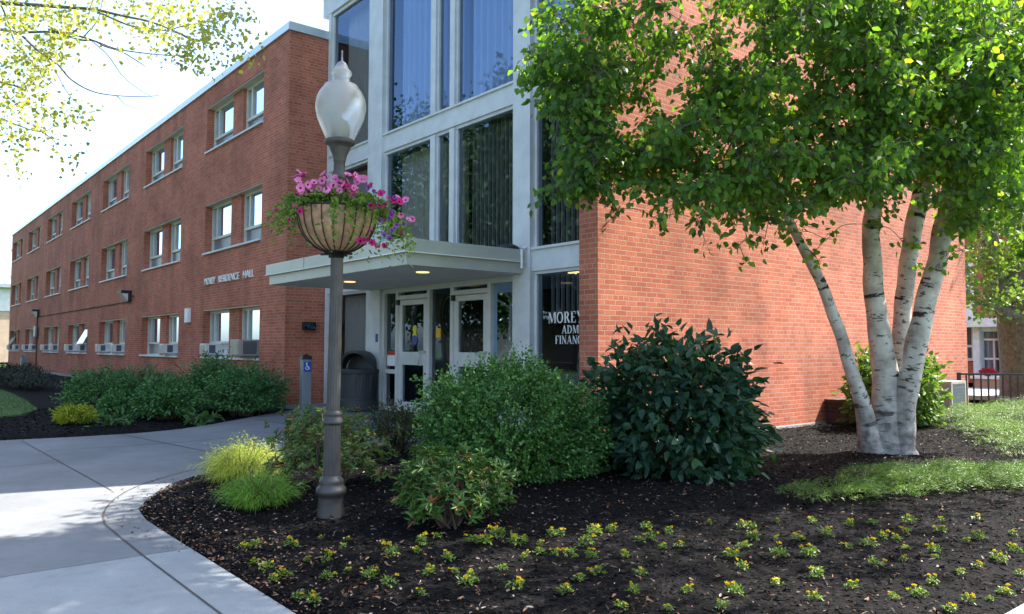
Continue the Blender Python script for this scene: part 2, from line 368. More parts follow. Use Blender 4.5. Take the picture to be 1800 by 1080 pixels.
M['L_azdk'] = leafmat('dark_azalea_leaf', [(0, (.025, .06, .018)), (.75, (.05, .10, .03)), (.85, (.12, .05, .03)), (1, (.2, .07, .04))], .2)
M['L_rhod'] = leafmat('rhododendron_leaf', [(0, (.040, .10, .020)), (.93, (.085, .165, .032)), (.95, (.16, .05, .025)), (1, (.25, .045, .035))], .2)
M['L_jun'] = leafmat('juniper_needle', [(0, (.045, .11, .024)), (1, (.15, .25, .055))], .25)
M['L_lush'] = leafmat('lush_leaf', [(0, (.05, .11, .02)), (1, (.12, .2, .04))], .35)
M['L_hosta'] = leafmat('hosta_leaf', [(0, (.04, .11, .03)), (1, (.07, .16, .04))], .25)
M['L_pet'] = leafmat('petunia_leaf', [(0, (.06, .14, .025)), (1, (.17, .27, .05))], .35)
M['L_mar'] = leafmat('marigold_leaf', [(0, (.055, .13, .025)), (.7, (.15, .24, .045)), (1, (.30, .33, .06))], .25)
def flo(name, c, c2): return leafmat(name, [(0, c), (1, c2)], .3, (1.1, 1, 1), .6, .2)
M['F_pink'] = flo('petal_pink', (.62, .13, .38), (.78, .28, .50)); M['F_mag'] = flo('petal_magenta', (.42, .015, .13), (.58, .03, .22)); M['F_pur'] = flo('petal_purple', (.20, .05, .36), (.30, .10, .46))
M['F_eye'] = plain('flower_eye', (.12, .01, .06), .7); M['F_yel'] = flo('petal_yellow', (.60, .42, .01), (.68, .54, .02)); M['F_red'] = flo('petal_red', (.42, .02, .04), (.55, .03, .06))
SP = bpy.data.objects
exec_after = []

# ------------------------------------------------------------------ ground, walks, road
def zwalk(y): 
    t = min(max((y - 3.6) / 4.2, 0), 1); return .15 * t * t * (3 - 2 * t)
def sheet(name, poly, mt, z=0.0, thick=.12, ramp_=False):
    bm = bmesh.new(); f = bm.faces.new([bm.verts.new((x, y, 0)) for x, y in poly])
    if ramp_:
        for yy in np.arange(3.6, 7.9, .4):
            bmesh.ops.bisect_plane(bm, geom=bm.verts[:] + bm.edges[:] + bm.faces[:], plane_co=(0, yy, 0), plane_no=(0, 1, 0))
    for v in bm.verts: v.co.z = z + (zwalk(v.co.y) if ramp_ else 0)
    ex = bmesh.ops.extrude_face_region(bm, geom=bm.faces[:])
    for e in ex['geom']:
        if isinstance(e, bmesh.types.BMVert): e.co.z -= thick
    bmesh.ops.triangulate(bm, faces=bm.faces[:]); bmesh.ops.recalc_face_normals(bm, faces=bm.faces)
    me = bpy.data.meshes.new(name); bm.to_mesh(me); bm.free(); me.materials.append(mt)
    return tag(link(bpy.data.objects.new(name, me)), kind='structure')
b = MB(); b.quad((-700, -700, -.16), (700, -700, -.16), (700, 700, -.16), (-700, 700, -.16)); tag(b.build('ground', M['turf']), kind='structure')
b = MB(); b.quad((-300, -13, -.13), (300, -13, -.13), (300, -3.2, -.13), (-300, -3.2, -.13)); tag(b.build('road', M['asphalt']), kind='structure')
sheet('sidewalk', [(-5.72, -1.3), (60, -1.3), (60, 1.8), (-5.72, 1.8)], M['conc_new'])
oldp = [(-5.735, -1.3), (-5.735, 1.8), (-6.3, 1.8), (-6.9, 1.81), (-7.35, 1.87), (-7.8, 2.05), (-8.2, 2.27), (-8.55, 2.5), (-8.85, 2.8), (-9.12, 3.2), (-9.32, 3.7), (-9.42, 4.3), (-9.45, 5), (-9.45, 7.9),
        (-15.9, 7.9), (-15.75, 7.66), (-15.1, 6.4), (-14.55, 5.4), (-13.95, 4.2), (-13.76, 3.4), (-13.80, 2.5), (-13.95, 1.6), (-14.2, 1.35), (-60, 1.3), (-60, -1.3)]
sheet('entrance_walk', oldp, M['conc'], 0, .12, True)
sheet('side_walk', [(-1.64, 1.815), (.2, 1.815), (.2, 60), (-1.64, 60)], M['conc_new'])
sheet('rear_walk', [(-12, 24.6), (-1.66, 24.6), (-1.66, 29.5), (-12, 29.5)], M['conc_new'], .06)
b = MB()
def strip(pts, wd=.006):
    P = [Vector((x, y, 0)) for x, y in pts]
    for p, q in zip(P, P[1:]):
        k = max(1, int((q - p).length / .3)); d = (q - p).normalized(); n_ = Vector((-d.y, d.x, 0)) * wd
        for i in range(k):
            a = p.lerp(q, i / k); c = p.lerp(q, (i + 1) / k); za = zwalk(a.y) + .004; zc = zwalk(c.y) + .004
            up = Vector((0, 0, 1)); b.quad(a - n_ + up * za, c - n_ + up * zc, c + n_ + up * zc, a + n_ + up * za)
arc = [(-6.47, 1.5), (-6.9, 1.51), (-7.3, 1.58), (-7.65, 1.69), (-8.0, 1.83), (-8.35, 2.02), (-8.65, 2.23), (-8.95, 2.52), (-9.2, 2.8), (-9.4, 3.1), (-9.6, 3.6), (-9.72, 4.4), (-9.75, 5.5), (-9.75, 7.8)]
strip([(10, 1.5), (-5.7, 1.49)], .006); strip([(-5.7, 1.49)] + arc, .007); strip([(-13.75, 1.84), (-8.45, 1.9)]); strip([(-12.15, 1.9), (-12.05, 3.5), (-12.55, 7.8)], .008)
strip([(-13.75, 3.2), (-9.45, 3.75)], .008); strip([(-10.9, 1.9), (-10.7, -1.2)], .008); strip([(-14.2, 5.6), (-9.6, 5.75)], .008); strip([(-2.7, -1.2), (-2.7, 1.78)], .009)
tag(b.build('walk_joints', M['joint']), kind='structure')

# mulch beds
from mathutils import noise as mn
def poly_in(px, py, poly):
    inside = False; j = len(poly) - 1
    for i in range(len(poly)):
        xi, yi = poly[i]; xj, yj = poly[j]
        if (yi > py) != (yj > py) and px < (xj - xi) * (py - yi) / (yj - yi) + xi: inside = not inside
        j = i
    return inside
def edge_d(px, py, poly):
    best = 9
    for (ax, ay), (bx, by) in zip(poly, poly[1:] + poly[:1]):
        dx, dy = bx - ax, by - ay; t = max(0, min(1, ((px - ax) * dx + (py - ay) * dy) / (dx * dx + dy * dy)))
        best = min(best, math.hypot(px - ax - t * dx, py - ay - t * dy))
    return best
bedP = [(-1.66, 1.815), (-6.3, 1.815), (-6.9, 1.825), (-7.35, 1.885), (-7.8, 2.065), (-8.2, 2.285), (-8.55, 2.515), (-8.85, 2.815), (-9.1, 3.2), (-9.3, 3.7), (-9.4, 4.3), (-9.43, 5), (-9.43, 8.0), (-7.3, 8.0), (-7.3, 19), (-1.66, 19)]
def zbed(x, y):
    if not poly_in(x, y, bedP): return -.05
    d = edge_d(x, y, bedP)
    z = -.012 + .055 * min(d / .35, 1) + .022 * mn.noise((x * 1.7, y * 1.7, 0)) * min(d / .3, 1)
    z += .012 * mn.noise((x * 9, y * 9, 3)) * min(d / .1, 1)
    if x < -5.6 and y > 7.6: z += .03 * min((y - 7.6) / 2, 1)
    if x < -6.6 and y > 7.6: z += .05
    if x > -6.9 and y > 11.5: z += .05 * min((y - 11.5) / 3, 1)
    return z
def grid(name, x0, x1, y0, y1, st, zf, mt, kind='structure'):
    xs = np.arange(x0, x1 + st / 2, st); ys = np.arange(y0, y1 + st / 2, st); nx, ny = len(xs), len(ys)
    V = [(x, y, zf(x, y)) for y in ys for x in xs]
    Fq = [(j * nx + i, j * nx + i + 1, (j + 1) * nx + i + 1, (j + 1) * nx + i) for j in range(ny - 1) for i in range(nx - 1)]
    return tag(mesh_np(name, V, Fq, mt, None, None, True), kind=kind)
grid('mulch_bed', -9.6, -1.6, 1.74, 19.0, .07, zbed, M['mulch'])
walkP = oldp
def zbed2(x, y):
    if poly_in(x, y, walkP): return -.05 + zwalk(y) * .6
    d = edge_d(x, y, walkP); return -.012 + .06 * min(d / .5, 1) + .03 * mn.noise((x * 1.3, y * 1.3, 5))
grid('wing_mulch_bed', -60, -13.6, 1.2, 7.9, .2, zbed2, M['mulch'])
def zl(x, y): return .075 + .02 * mn.noise((x * .5, y * .5, 1))
b = MB(); lawnP = [(-60, 1.5), (-18.2, 1.5), (-17.6, 1.9), (-17.9, 2.4), (-19.2, 2.85), (-22, 3.05), (-26, 3.2), (-60, 3.3)]
sheet('wing_lawn', lawnP, M['turf'], .085, .1)
def stuffed(o, label=None): return tag(o, label, kind='stuff')
n = 26000; X = rng.uniform(-34, -17.5, n); Y = rng.uniform(1.5, 3.3, n); k = np.array([poly_in(x, y, lawnP) for x, y in zip(X, Y)]); X, Y = X[k], Y[k]; n = len(X)
V, Fq = strands(np.stack([X, Y, np.full(n, .085)], 1), rdir(n, .5, 1), rng.uniform(.04, .075, n), .007, .2, 2)
stuffed(mesh_np('grass', V, Fq, M['grass']))['category'] = 'grass'; bpy.data.objects['grass']['label'] = 'short mown green grass beside the far mulch bed'

# chips and dry leaves strewn over the mulch
def strew(n, x0, x1, y0, y1, lf, wf, zf=zbed, poly=bedP, lift=.012, tilt=.5, spill=0):
    X = rng.uniform(x0, x1, n); Y = y0 + (y1 - y0) * rng.uniform(0, 1, n) ** 1.4
    k = np.array([poly_in(x, y, poly) for x, y in zip(X, Y)]); X, Y = X[k], Y[k]; n = len(X)
    Z = np.array([max(zf(x, y), -.004) for x, y in zip(X, Y)]) + rng.uniform(.002, lift, n)
    a = rng.uniform(0, 2 * np.pi, n); A = np.stack([np.cos(a), np.sin(a), rng.normal(0, tilt * .5, n)], 1)
    Nn = nrm(np.stack([rng.normal(0, tilt, n), rng.normal(0, tilt, n), np.ones(n)], 1))
    return leaves(np.stack([X, Y, Z], 1), A, Nn, lf(n), wf(n), .05, .1)
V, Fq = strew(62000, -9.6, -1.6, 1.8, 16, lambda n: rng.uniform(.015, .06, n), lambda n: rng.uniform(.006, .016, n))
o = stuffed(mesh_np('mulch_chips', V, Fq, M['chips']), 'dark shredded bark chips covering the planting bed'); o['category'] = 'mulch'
V, Fq = strew(7500, -9.6, -1.6, 1.8, 13, lambda n: rng.uniform(.012, .048, n), lambda n: rng.uniform(.005, .016, n), lift=.02, tilt=.8)
V2, F2 = strew(900, -8.6, -3.6, 1.8, 2.35, lambda n: rng.uniform(.012, .042, n), lambda n: rng.uniform(.005, .015, n), lift=.02, tilt=.8)
V3, F3 = strew(420, -8.9, -5.2, 1.45, 2.7, lambda n: rng.uniform(.012, .035, n), lambda n: rng.uniform(.006, .018, n), lambda x, y: .002, [(-9.3, 3.2), (-8.6, 1.9), (-7.6, 1.55), (-6, 1.6), (-5.2, 1.7), (-5.2, 2.2), (-8, 2.5)], .008, .4)
V = np.concatenate([V, V2, V3]); Fq = np.concatenate([Fq, F2 + len(V) - len(V2) - len(V3), F3 + len(V) - len(V3)])
o = stuffed(mesh_np('dry_leaves', V, Fq, M['dry']), 'fallen brown leaves and tan chips scattered over the mulch'); o['category'] = 'leaf litter'
V, Fq = strew(9000, -20, -13.6, 1.4, 6.5, lambda n: rng.uniform(.02, .07, n), lambda n: rng.uniform(.01, .025, n), zbed2, [(-20, 1.4), (-13.9, 1.4), (-13.7, 3.4), (-14.5, 5.4), (-15.8, 7), (-20, 7)])
o = stuffed(mesh_np('wing_bed_chips', V, Fq, M['chips']), 'dark bark chips in the bed below the long brick wing'); o['category'] = 'mulch'

# ------------------------------------------------------------------ the residence hall
Y0, YG, YP, XW, XC = 7.062, 8.025, 7.362, -7.237, -16.445
ZF, ZR, XE, YE = .13, 8.42, -59.1, 19.05
hall = thing('residence_hall', 'red brick residence hall with a long wing, glazed entrance bay and flat canopy', 'building', (XC, Y0, 0))
def P_(b, name, mt, parent=None, bevel=0):
    o = b.build(name, mt, None, True, bevel); par = parent or hall
    o.parent = par; par_loc = Vector(par.location) if par is hall else None
    o.matrix_parent_inverse = Matrix.Translation(-Vector(hall.location)) if par is hall else Matrix.Identity(4)
    return o
OPW = [(-21.88 - 6.12 * i, -17.88 - 6.12 * i) for i in range(7)]
SILL = [1.126, 3.923, 6.70]; HEAD = [2.375, 5.235, 7.93]; REC = .23; PR = .12
b = MB(); xs = sorted(set([XE, XC] + [x for p in OPW for x in p])); zs = sorted(set([ZF, ZR] + SILL + HEAD))
for i in range(len(xs) - 1):
    for j in range(len(zs) - 1):
        cx, cz = (xs[i] + xs[i + 1]) / 2, (zs[j] + zs[j + 1]) / 2
        if any(a < cx < c for a, c in OPW) and any(s < cz < h for s, h in zip(SILL, HEAD)): continue
        b.quad((xs[i], Y0, zs[j]), (xs[i + 1], Y0, zs[j]), (xs[i + 1], Y0, zs[j + 1]), (xs[i], Y0, zs[j + 1]))
for a, c in OPW:
    mid = (a + c) / 2 + .03
    for s, h in zip(SILL, HEAD):
        for x in (a, c): b.quad((x, Y0, s), (x, Y0 + REC, s), (x, Y0 + REC, h), (x, Y0, h))
        b.box(mid - .35, mid + .35, Y0 + PR, Y0 + REC + .1, s, h, skip='tdb')
b.quad((XC, Y0, ZF), (XC, YG + .4, ZF), (XC, YG + .4, ZR), (XC, Y0, ZR))
b.quad((XE, Y0 + 14, ZF), (XE, Y0, ZF), (XE, Y0, ZR), (XE, Y0 + 14, ZR))
P_(b, 'wing_wall', M['brick'])
b = MB(); b.box(XE - .05, XC + .05, Y0 - .05, Y0 + 13, ZR, ZR + .14); b.box(XE - .02, XC + .02, Y0 - .02, Y0 + 13, ZR + .14, ZR + .2, skip='d'); P_(b, 'roof_edge', M['coping'])
b = MB(); b.box(XE, XC + .02, Y0 - .02, Y0 + .3, -.15, ZF); b.box(XC, XC + .04, Y0 + .3, YG + .2, -.15, ZF); P_(b, 'foundation', M['found'])
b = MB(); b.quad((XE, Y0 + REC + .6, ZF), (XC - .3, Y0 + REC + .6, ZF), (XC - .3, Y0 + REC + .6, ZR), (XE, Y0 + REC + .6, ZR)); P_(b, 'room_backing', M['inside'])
# windows: two to an opening, one shared sill
def wing_window(x0, x1, z0, z1, lower, tilt=False):
    y = Y0 + REC; wf = MB(); t = .055; zl_ = z0 + (z1 - z0) * .31; xm = x0 + (x1 - x0) * .23
    wf.box(x0, x0 + t, y - .03, y + .05, z0, z1); wf.box(x1 - t, x1, y - .03, y + .05, z0, z1)
    wf.box(x0 + t, x1 - t, y - .03, y + .05, z1 - .07, z1); wf.box(x0 + t, x1 - t, y - .03, y + .05, z0, z0 + .035)
    wf.box(x0 + t, x1 - t, y - .035, y + .045, zl_ - .03, zl_ + .03); wf.box(xm - .04, xm + .04, y - .032, y + .048, zl_ + .03, z1 - .07)
    f = P_(wf, 'window', M['cream'])
    g = MB()
    g.quad((x0 + t, y + .02, zl_), (xm, y + .02, zl_), (xm, y + .02, z1 - .07), (x0 + t, y + .02, z1 - .07))
    if tilt: g.quad((xm, y - .38, zl_), (x1 - t, y - .38, zl_), (x1 - t, y + .02, z1 - .07), (xm, y + .02, z1 - .07))
    else: g.quad((xm, y + .02, zl_), (x1 - t, y + .02, zl_), (x1 - t, y + .02, z1 - .07), (xm, y + .02, z1 - .07))
    p = g.build('pane', M['pane']); p.parent = f; p.matrix_parent_inverse = f.matrix_parent_inverse
    p.matrix_parent_inverse = Matrix.Translation(-Vector(hall.location)) @ Matrix.Identity(4) if False else Matrix.Identity(4)
    g = MB(); g.quad((x0 + t, y + .021, z0), (x1 - t, y + .021, z0), (x1 - t, y + .021, zl_), (x0 + t, y + .021, zl_))
    p = g.build('lower_panel', M['white'] if lower == 'w' else M['lower']); p.parent = f
    return f
AC = {}
for i, (a, c) in enumerate(OPW):
    mid = (a + c) / 2 + .03
    for k in range(3):
        s, h = SILL[k], HEAD[k]
        for side, (x0, x1) in enumerate(((a, mid - .35), (mid + .35, c))):
            ac = k == 0 and not (i == 1 and side == 0)
            wing_window(x0, x1, s, h - .02, 'w' if ac else 'g', (k == 0 and ((i == 3 and side == 1) or (i == 6 and side == 0))))
            if ac: AC[(i, side)] = (x0, x1)
        b = MB(); b.box(a - .04, c + .01, Y0 - .05, Y0 + REC - .03, s - .05, s); P_(b, 'window_sill', M['white'], None, .006)
        b = MB(); b.box(a, c, Y0 + .012, Y0 + REC + .06, h - .02, h); P_(b, 'lintel', M['cream'])
ordn = ['nearest', 'second', 'third', 'fourth', 'fifth', 'sixth', 'farthest']
for (i, side), (x0, x1) in AC.items():
    big = (i, side) == (0, 1); z0 = SILL[0] + .06; hh = .29 if not big else .38; ww = .45 if not big else .56; dp = .32 if not big else .50
    xr = x0 + (.93 if side == 0 else .98) if not big else x0 + 1.42
    t = thing('window_air_conditioner', ('large grey' if big else 'small white') + ' air conditioner in the %s-hand window of the %s ground floor window pair' % (('left', 'right')[side], ordn[i]), 'air conditioner', (xr - ww / 2, Y0 + .1, z0), 0, 'air conditioners in the ground floor windows')
    b = MB(); b.box(-ww / 2, ww / 2, -dp, .18, 0, hh); b.box(-ww * .3, ww * .3, -dp + .08, .1, -.055, 0, skip='t'); b.build('casing', M['ac'] if not big else M['ac_tan'], t, True, .012)
    b = MB()
    for q in range(8):
        zz = .03 + (hh - .06) * q / 8; b.box(-ww * .42, ww * .42, -dp - .012, -dp - .002, zz, zz + (hh - .06) / 14)
    b.build('grille', M['grille'], t)
    b = MB(); b.box(ww / 2 + .001, ww / 2 + .006, -dp + .10, -dp + (.26 if not big else .42), .04, hh - .04)
    for q in range(5): zz = .05 + (hh - .1) * q / 5; b.box(ww / 2 + .006, ww / 2 + .014, -dp + .1, -dp + (.26 if not big else .42), zz, zz + .012)
    b.build('side_vent', M['acg'], t)

# --- entrance block behind: brick body with white fascia
HB = 9.0; HT = 10.5
b = MB(); XB = -16.62
b.quad((XB, YG + .32, ZR - .5), (XC, YG + .32, ZR - .5), (XC, YG + .32, HB), (XB, YG + .32, HB)); b.quad((XB, YE, ZR - .5), (XB, YG + .32, ZR - .5), (XB, YG + .32, HT), (XB, YE, HT))
b.quad((XW, YP, ZF), (XW, YE, ZF), (XW, YE, HT), (XW, YP, HT))
XF = -7.584
b.quad((XF, YP, ZF), (XW, YP, ZF), (XW, YP, HT), (XF, YP, HT)); b.quad((XF, YG + .3, ZF), (XF, YP, ZF), (XF, YP, HT), (XF, YG + .3, HT))
b.quad((XW, YE, ZF), (XB, YE, ZF), (XB, YE, HT), (XW, YE, HT)); P_(b, 'block_wall', M['brick'])
b = MB(); b.box(XB - .06, XF, YG - .06, YG + .6, HB, HB + .45); b.box(XB - .12, XF, YG - .12, YG + .6, HB + .45, HT - .2); P_(b, 'fascia', M['white'])
b = MB(); b.box(XB - .1, XW + .05, YP - .05, YE + .05, HT, HT + .15); P_(b, 'block_roof', M['coping'])
b = MB(); b.box(XF - .01, XW + .02, YP - .02, YE, -.15, ZF); P_(b, 'block_foundation', M['found'])
# frame of the glazed bay
b = MB(); yf0, yf1 = YG - .05, YG + .12
def post(x0, x1, z0, z1, d=0): b.box(x0, x1, yf0 - d, yf1, z0, z1)
post(XC + .04, XC + .16, ZF, HB)                                    # jamb at the return
post(-14.42, -13.86, ZF, HB, .05); post(-9.68, -9.26, ZF, HB, .05)
post(-12.16, -12.0, 2.9, 5.30); post(-11.54, -11.39, 2.9, 5.30); post(-12.16, -12.0, 5.69, HB); post(-11.54, -11.39, 5.69, HB)
bays = [(XC + .16, -14.42), (-13.86, -9.68), (-9.26, XF)]
for i, (x0, x1) in enumerate(bays):
    b.box(x0, x1, yf0 + .003, yf1, 5.33, 5.66); b.box(x0, x1, yf0 - .03, yf1, 5.66, 5.70); b.box(x0, x1, yf0 + .04, yf1, 5.27, 5.33)
    b.box(x0, x1, yf0 + .04, yf1, HB - .08, HB)
    if i != 1:
        b.box(x0, x1, yf0 + .003, yf1, 2.58, 2.91); b.box(x0, x1, yf0 - .03, yf1, 2.91, 2.95); b.box(x0, x1, yf0 + .04, yf1, 2.53, 2.58)
        b.box(x0, x1, yf0, yf1, ZF, .38)
    else: b.box(x0, x1, yf0 + .04, yf1, 2.50, 2.90)
for i, (x0, x1) in ((0, bays[0]), (2, bays[2])):
    for z0, z1 in ((.38, 2.53), (2.95, 5.27), (5.70, HB - .08)):
        b.box(x0, x0 + .05, yf0 + .05, yf1 - .01, z0, z1); b.box(x1 - .05, x1, yf0 + .05, yf1 - .01, z0, z1)
for x0, x1 in ((-13.86, -12.16), (-12.0, -11.54), (-11.39, -9.68)):
    for z0, z1 in ((2.9, 5.27), (5.70, HB - .08)):
        b.box(x0, x0 + .04, yf0 + .05, yf1 - .01, z0, z1); b.box(x1 - .04, x1, yf0 + .05, yf1 - .01, z0, z1)
P_(b, 'curtain_wall_frame', M['white'])
def pane(x0, x1, z0, z1, mt='glass', name='glazing', y=YG + .04):
    g = MB(); g.quad((x0, y, z0), (x1, y, z0), (x1, y, z1), (x0, y, z1)); return P_(g, name, M[mt])
for (x0, x1) in bays[::2]:
    for z0, z1 in ((.38, 2.53), (2.95, 5.27), (5.70, HB - .08)): pane(x0, x1, z0, z1)
for x0, x1 in ((-13.86, -12.16), (-12.0, -11.54), (-11.39, -9.68)):
    pane(x0, x1, 2.9, 5.27); pane(x0, x1, 5.70, HB - .08)
# drapes behind the glass
def drape(x0, x1, z0, z1, mt, amp=.075, wl=.19, y=YG + .35, name='drape'):
    n = int((x1 - x0) / .012); X = np.linspace(x0, x1, n); ph = np.cumsum(rng.normal(1, .25, n)) * (2 * np.pi / (wl / .012))
    Yv = y + amp * np.sin(ph); V = np.concatenate([np.stack([X, Yv, np.full(n, z0)], 1), np.stack([X, Yv * 1, np.full(n, z1)], 1)])
    Fq = [(i, i + 1, n + i + 1, n + i) for i in range(n - 1)]
    o = mesh_np(name, V - np.array(hall.location), Fq, mt, hall, None, True); return o
drape(-16.2, -14.9, 5.72, HB, M['sheer'], .012); drape(-14.83, -14.45, 5.72, HB, M['sheer'], .012)
drape(-13.8, -12.1, 5.72, HB, M['drape']); drape(-12.05, -11.5, 5.72, HB, M['drape']); drape(-11.4, -9.6, 5.72, HB, M['drape']); drape(-9.2, -7.6, 5.72, HB, M['drape'], .015)
drape(-16.2, -14.5, 2.95, 5.28, M['sheer'], .008); drape(-16.2, -14.6, .4, 2.53, M['sheer'], .008); drape(-13.8, -11.5, 2.9, 5.28, M['sheer'], .012)
g = MB()
for x0, x1 in ((-11.3, -9.72), (-9.2, -7.65)):
    for x in np.arange(x0, x1, .115): g.box(x, x + .012, YG + .3, YG + .36, 2.95, 5.28)
for x in np.arange(-9.2, -7.65, .115): g.box(x, x + .01, YG + .3, YG + .36, 1.9, 2.53)
P_(g, 'blind_slats', M['blind'])
g = MB()   # rooms behind
g.quad((XC + .1, YG + 4, ZF), (XF, YG + 4, ZF), (XF, YG + 4, HB), (XC + .1, YG + 4, HB))
for z in (2.75, 5.5, HB + .02): g.quad((XC + .1, YG + .15, z), (XF, YG + .15, z), (XF, YG + 4, z), (XC + .1, YG + 4, z))
g.quad((XC + .1, YG + .1, ZF), (XC + .1, YG + 4, ZF), (XC + .1, YG + 4, HB), (XC + .1, YG + .1, HB)); g.quad((XF - .05, YG + .13, ZF), (XF - .05, YG + 4, ZF), (XF - .05, YG + 4, HB), (XF - .05, YG + .13, HB))
P_(g, 'room_walls', M['inside'])
g = MB(); g.quad((XC + .1, YG + .13, .155), (XF, YG + .13, .155), (XF, YG + 4, .155), (XC + .1, YG + 4, .155)); P_(g, 'lobby_floor', M['inside_floor'])
g = MB(); g.box(-13.9, -13.45, YG + 1.2, YG + 1.4, .155, 2.6); P_(g, 'lobby_column', M['found'])
g = MB(); g.box(-12.6, -11.0, YG + 2.4, YG + 3.0, .155, 1.1); g.box(-14.1, -13.2, YG + 2.0, YG + 2.6, .155, .75); P_(g, 'lobby_desk', M['wood'])
g = MB()
for x, y in ((-13.5, YG + 1.9), (-11.7, YG + 1.6), (-9.9, YG + 1.6)): g.box(x - .2, x + .2, y - .1, y + .1, 2.70, 2.73)
P_(g, 'lobby_lights', M['lit'])
# entrance screen: sidelights, transoms, doors
b = MB(); ya, yb = YG - .04, YG + .10
T = .045
for x in (-13.83, -13.31, -12.2, -11.45, -10.37, -9.70): b.box(x - T, x + T, ya, yb, .15, 2.50)
b.box(-13.785, -13.355, ya + .01, yb - .01, .88, .96); b.box(-13.785, -13.355, ya + .01, yb - .01, .15, .24)
for x0, x1 in ((-13.265, -12.245), (-11.405, -10.415)): b.box(x0, x1, ya + .003, yb, 2.31, 2.39)
b.box(-12.155, -11.495, ya + .01, yb - .01, .15, .3); b.box(-10.325, -9.745, ya + .01, yb - .01, .15, .3)
for x0, x1 in ((-13.785, -13.355), (-13.265, -12.245), (-12.155, -11.495), (-11.405, -10.415), (-10.325, -9.745)): b.box(x0, x1, ya + .004, yb, 2.455, 2.5)
P_(b, 'entrance_frame', M['white'])
for x0, x1, z0, z1 in ((-13.785, -13.355, .96, 2.455), (-13.785, -13.355, .24, .88), (-13.265, -12.245, 2.39, 2.455), (-12.155, -11.495, .3, 2.455), (-11.405, -10.415, 2.39, 2.455), (-10.325, -9.745, .3, 2.455)):
    pane(x0, x1, z0, z1, 'glass_dark', 'entrance_glazing', YG + .03)
def door(x0, x1, handle_x):
    d = MB(); y0, y1 = YG - .025, YG + .05; st = .13
    d.box(x0, x0 + st, y0, y1, .17, 2.30); d.box(x1 - st, x1, y0, y1, .17, 2.30); d.box(x0 + st, x1 - st, y0 + .002, y1, 2.20, 2.30)
    d.box(x0 + st, x1 - st, y0 + .002, y1, 1.06, 1.31); d.box(x0 + st, x1 - st, y0 + .002, y1, .17, .36)
    o = P_(d, 'entrance_door', M['white'], None, .006)
    g = MB()
    for z0, z1 in ((1.31, 2.2), (.36, 1.06)): g.quad((x0 + st, YG + .012, z0), (x1 - st, YG + .012, z0), (x1 - st, YG + .012, z1), (x0 + st, YG + .012, z1))
    g.build('door_glass', M['glass_dark'], o)
    h = MB(); h.tube([(handle_x, y0, 1.32), (handle_x, y0 - .07, 1.32), (handle_x, y0 - .07, 1.06), (handle_x, y0, 1.06)], .012, 8); h.box(handle_x - .02, handle_x + .14, y0 - .04, y0 - .001, 1.29, 1.33)
    h.build('door_handle', M['alu'], o); h = MB(); h.box(x0 - .02, x0 + .05, y0 - .05, y0 - .001, 2.21, 2.31); h.build('hinge', M['dark'], o)
    return o
d1 = door(-13.265, -12.245, -12.42); d2 = door(-11.405, -10.415, -10.58)
def disc(name, cx, cz, r, mt, parent, y, n=24, rz=None):
    g = MB(); g.face([(cx + r * math.cos(2 * math.pi * k / n), y, cz + (rz or r) * math.sin(2 * math.pi * k / n)) for k in range(n)]); return g.build(name, M[mt], parent)
yS = YG + .006
disc('sticker', -12.72, 1.74, .075, 'yel', d1, yS); disc('sticker', -12.72, 1.62, .075, 'yel', d1, yS - .001); disc('sticker', -12.72, 1.53, .095, 'blue', d1, yS - .002)
g = MB(); g.box(-12.0, -11.85, YG - .0, YG + .012, 1.57, 1.74); P_(g, 'yellow_notice', M['orange']); g = MB(); g.box(-13.72, -13.42, YG - .0, YG + .012, 1.03, 1.24); P_(g, 'door_notice', M['wht']); g = MB(); g.box(-13.72, -13.42, YG - .0, YG + .013, 1.245, 1.32); P_(g, 'notice_heading', M['red'])
g = MB(); g.box(-14.0, -13.92, YG - .112, YG - .098, 1.5, 1.66); P_(g, 'blue_wall_plate', M['blue'])
# oval mirror hanging behind the middle pane
mo = thing('oval_mirror', 'oval gilt framed mirror behind the glass between the two entrance doors', 'mirror', (-11.80, YG + .16, 1.98))
g = MB(); n = 40
for k in range(n):
    a0, a1 = 2 * math.pi * k / n, 2 * math.pi * (k + 1) / n
    q = lambda a, s_: (s_ * .22 * math.cos(a), 0, (s_ * .34 if s_ < 1 else .34 + .22 * (s_ - 1)) * math.sin(a))
    g.quad(q(a0, .92), q(a1, .92), q(a1, 1.06), q(a0, 1.06)); g.quad(*[(x, y - .02, z) for x, y, z in (q(a0, .94), q(a1, .94), q(a1, 1.0), q(a0, 1.0))])
g.build('frame', M['gold'], mo)
g = MB(); g.face([(.32 * math.cos(2 * math.pi * k / n), .02, .44 * math.sin(2 * math.pi * k / n)) for k in range(n)]); g.face([(-.1, .018, .40), (.1, .018, .40), (.06, .018, .50), (0, .018, .58), (-.06, .018, .50)]); g.build('backboard', M['dark'], mo)
g = MB(); g.face([(.21 * math.cos(2 * math.pi * k / n), -.005, .32 * math.sin(2 * math.pi * k / n)) for k in range(n)]); g.build('mirror_glass', M['mirror'], mo)
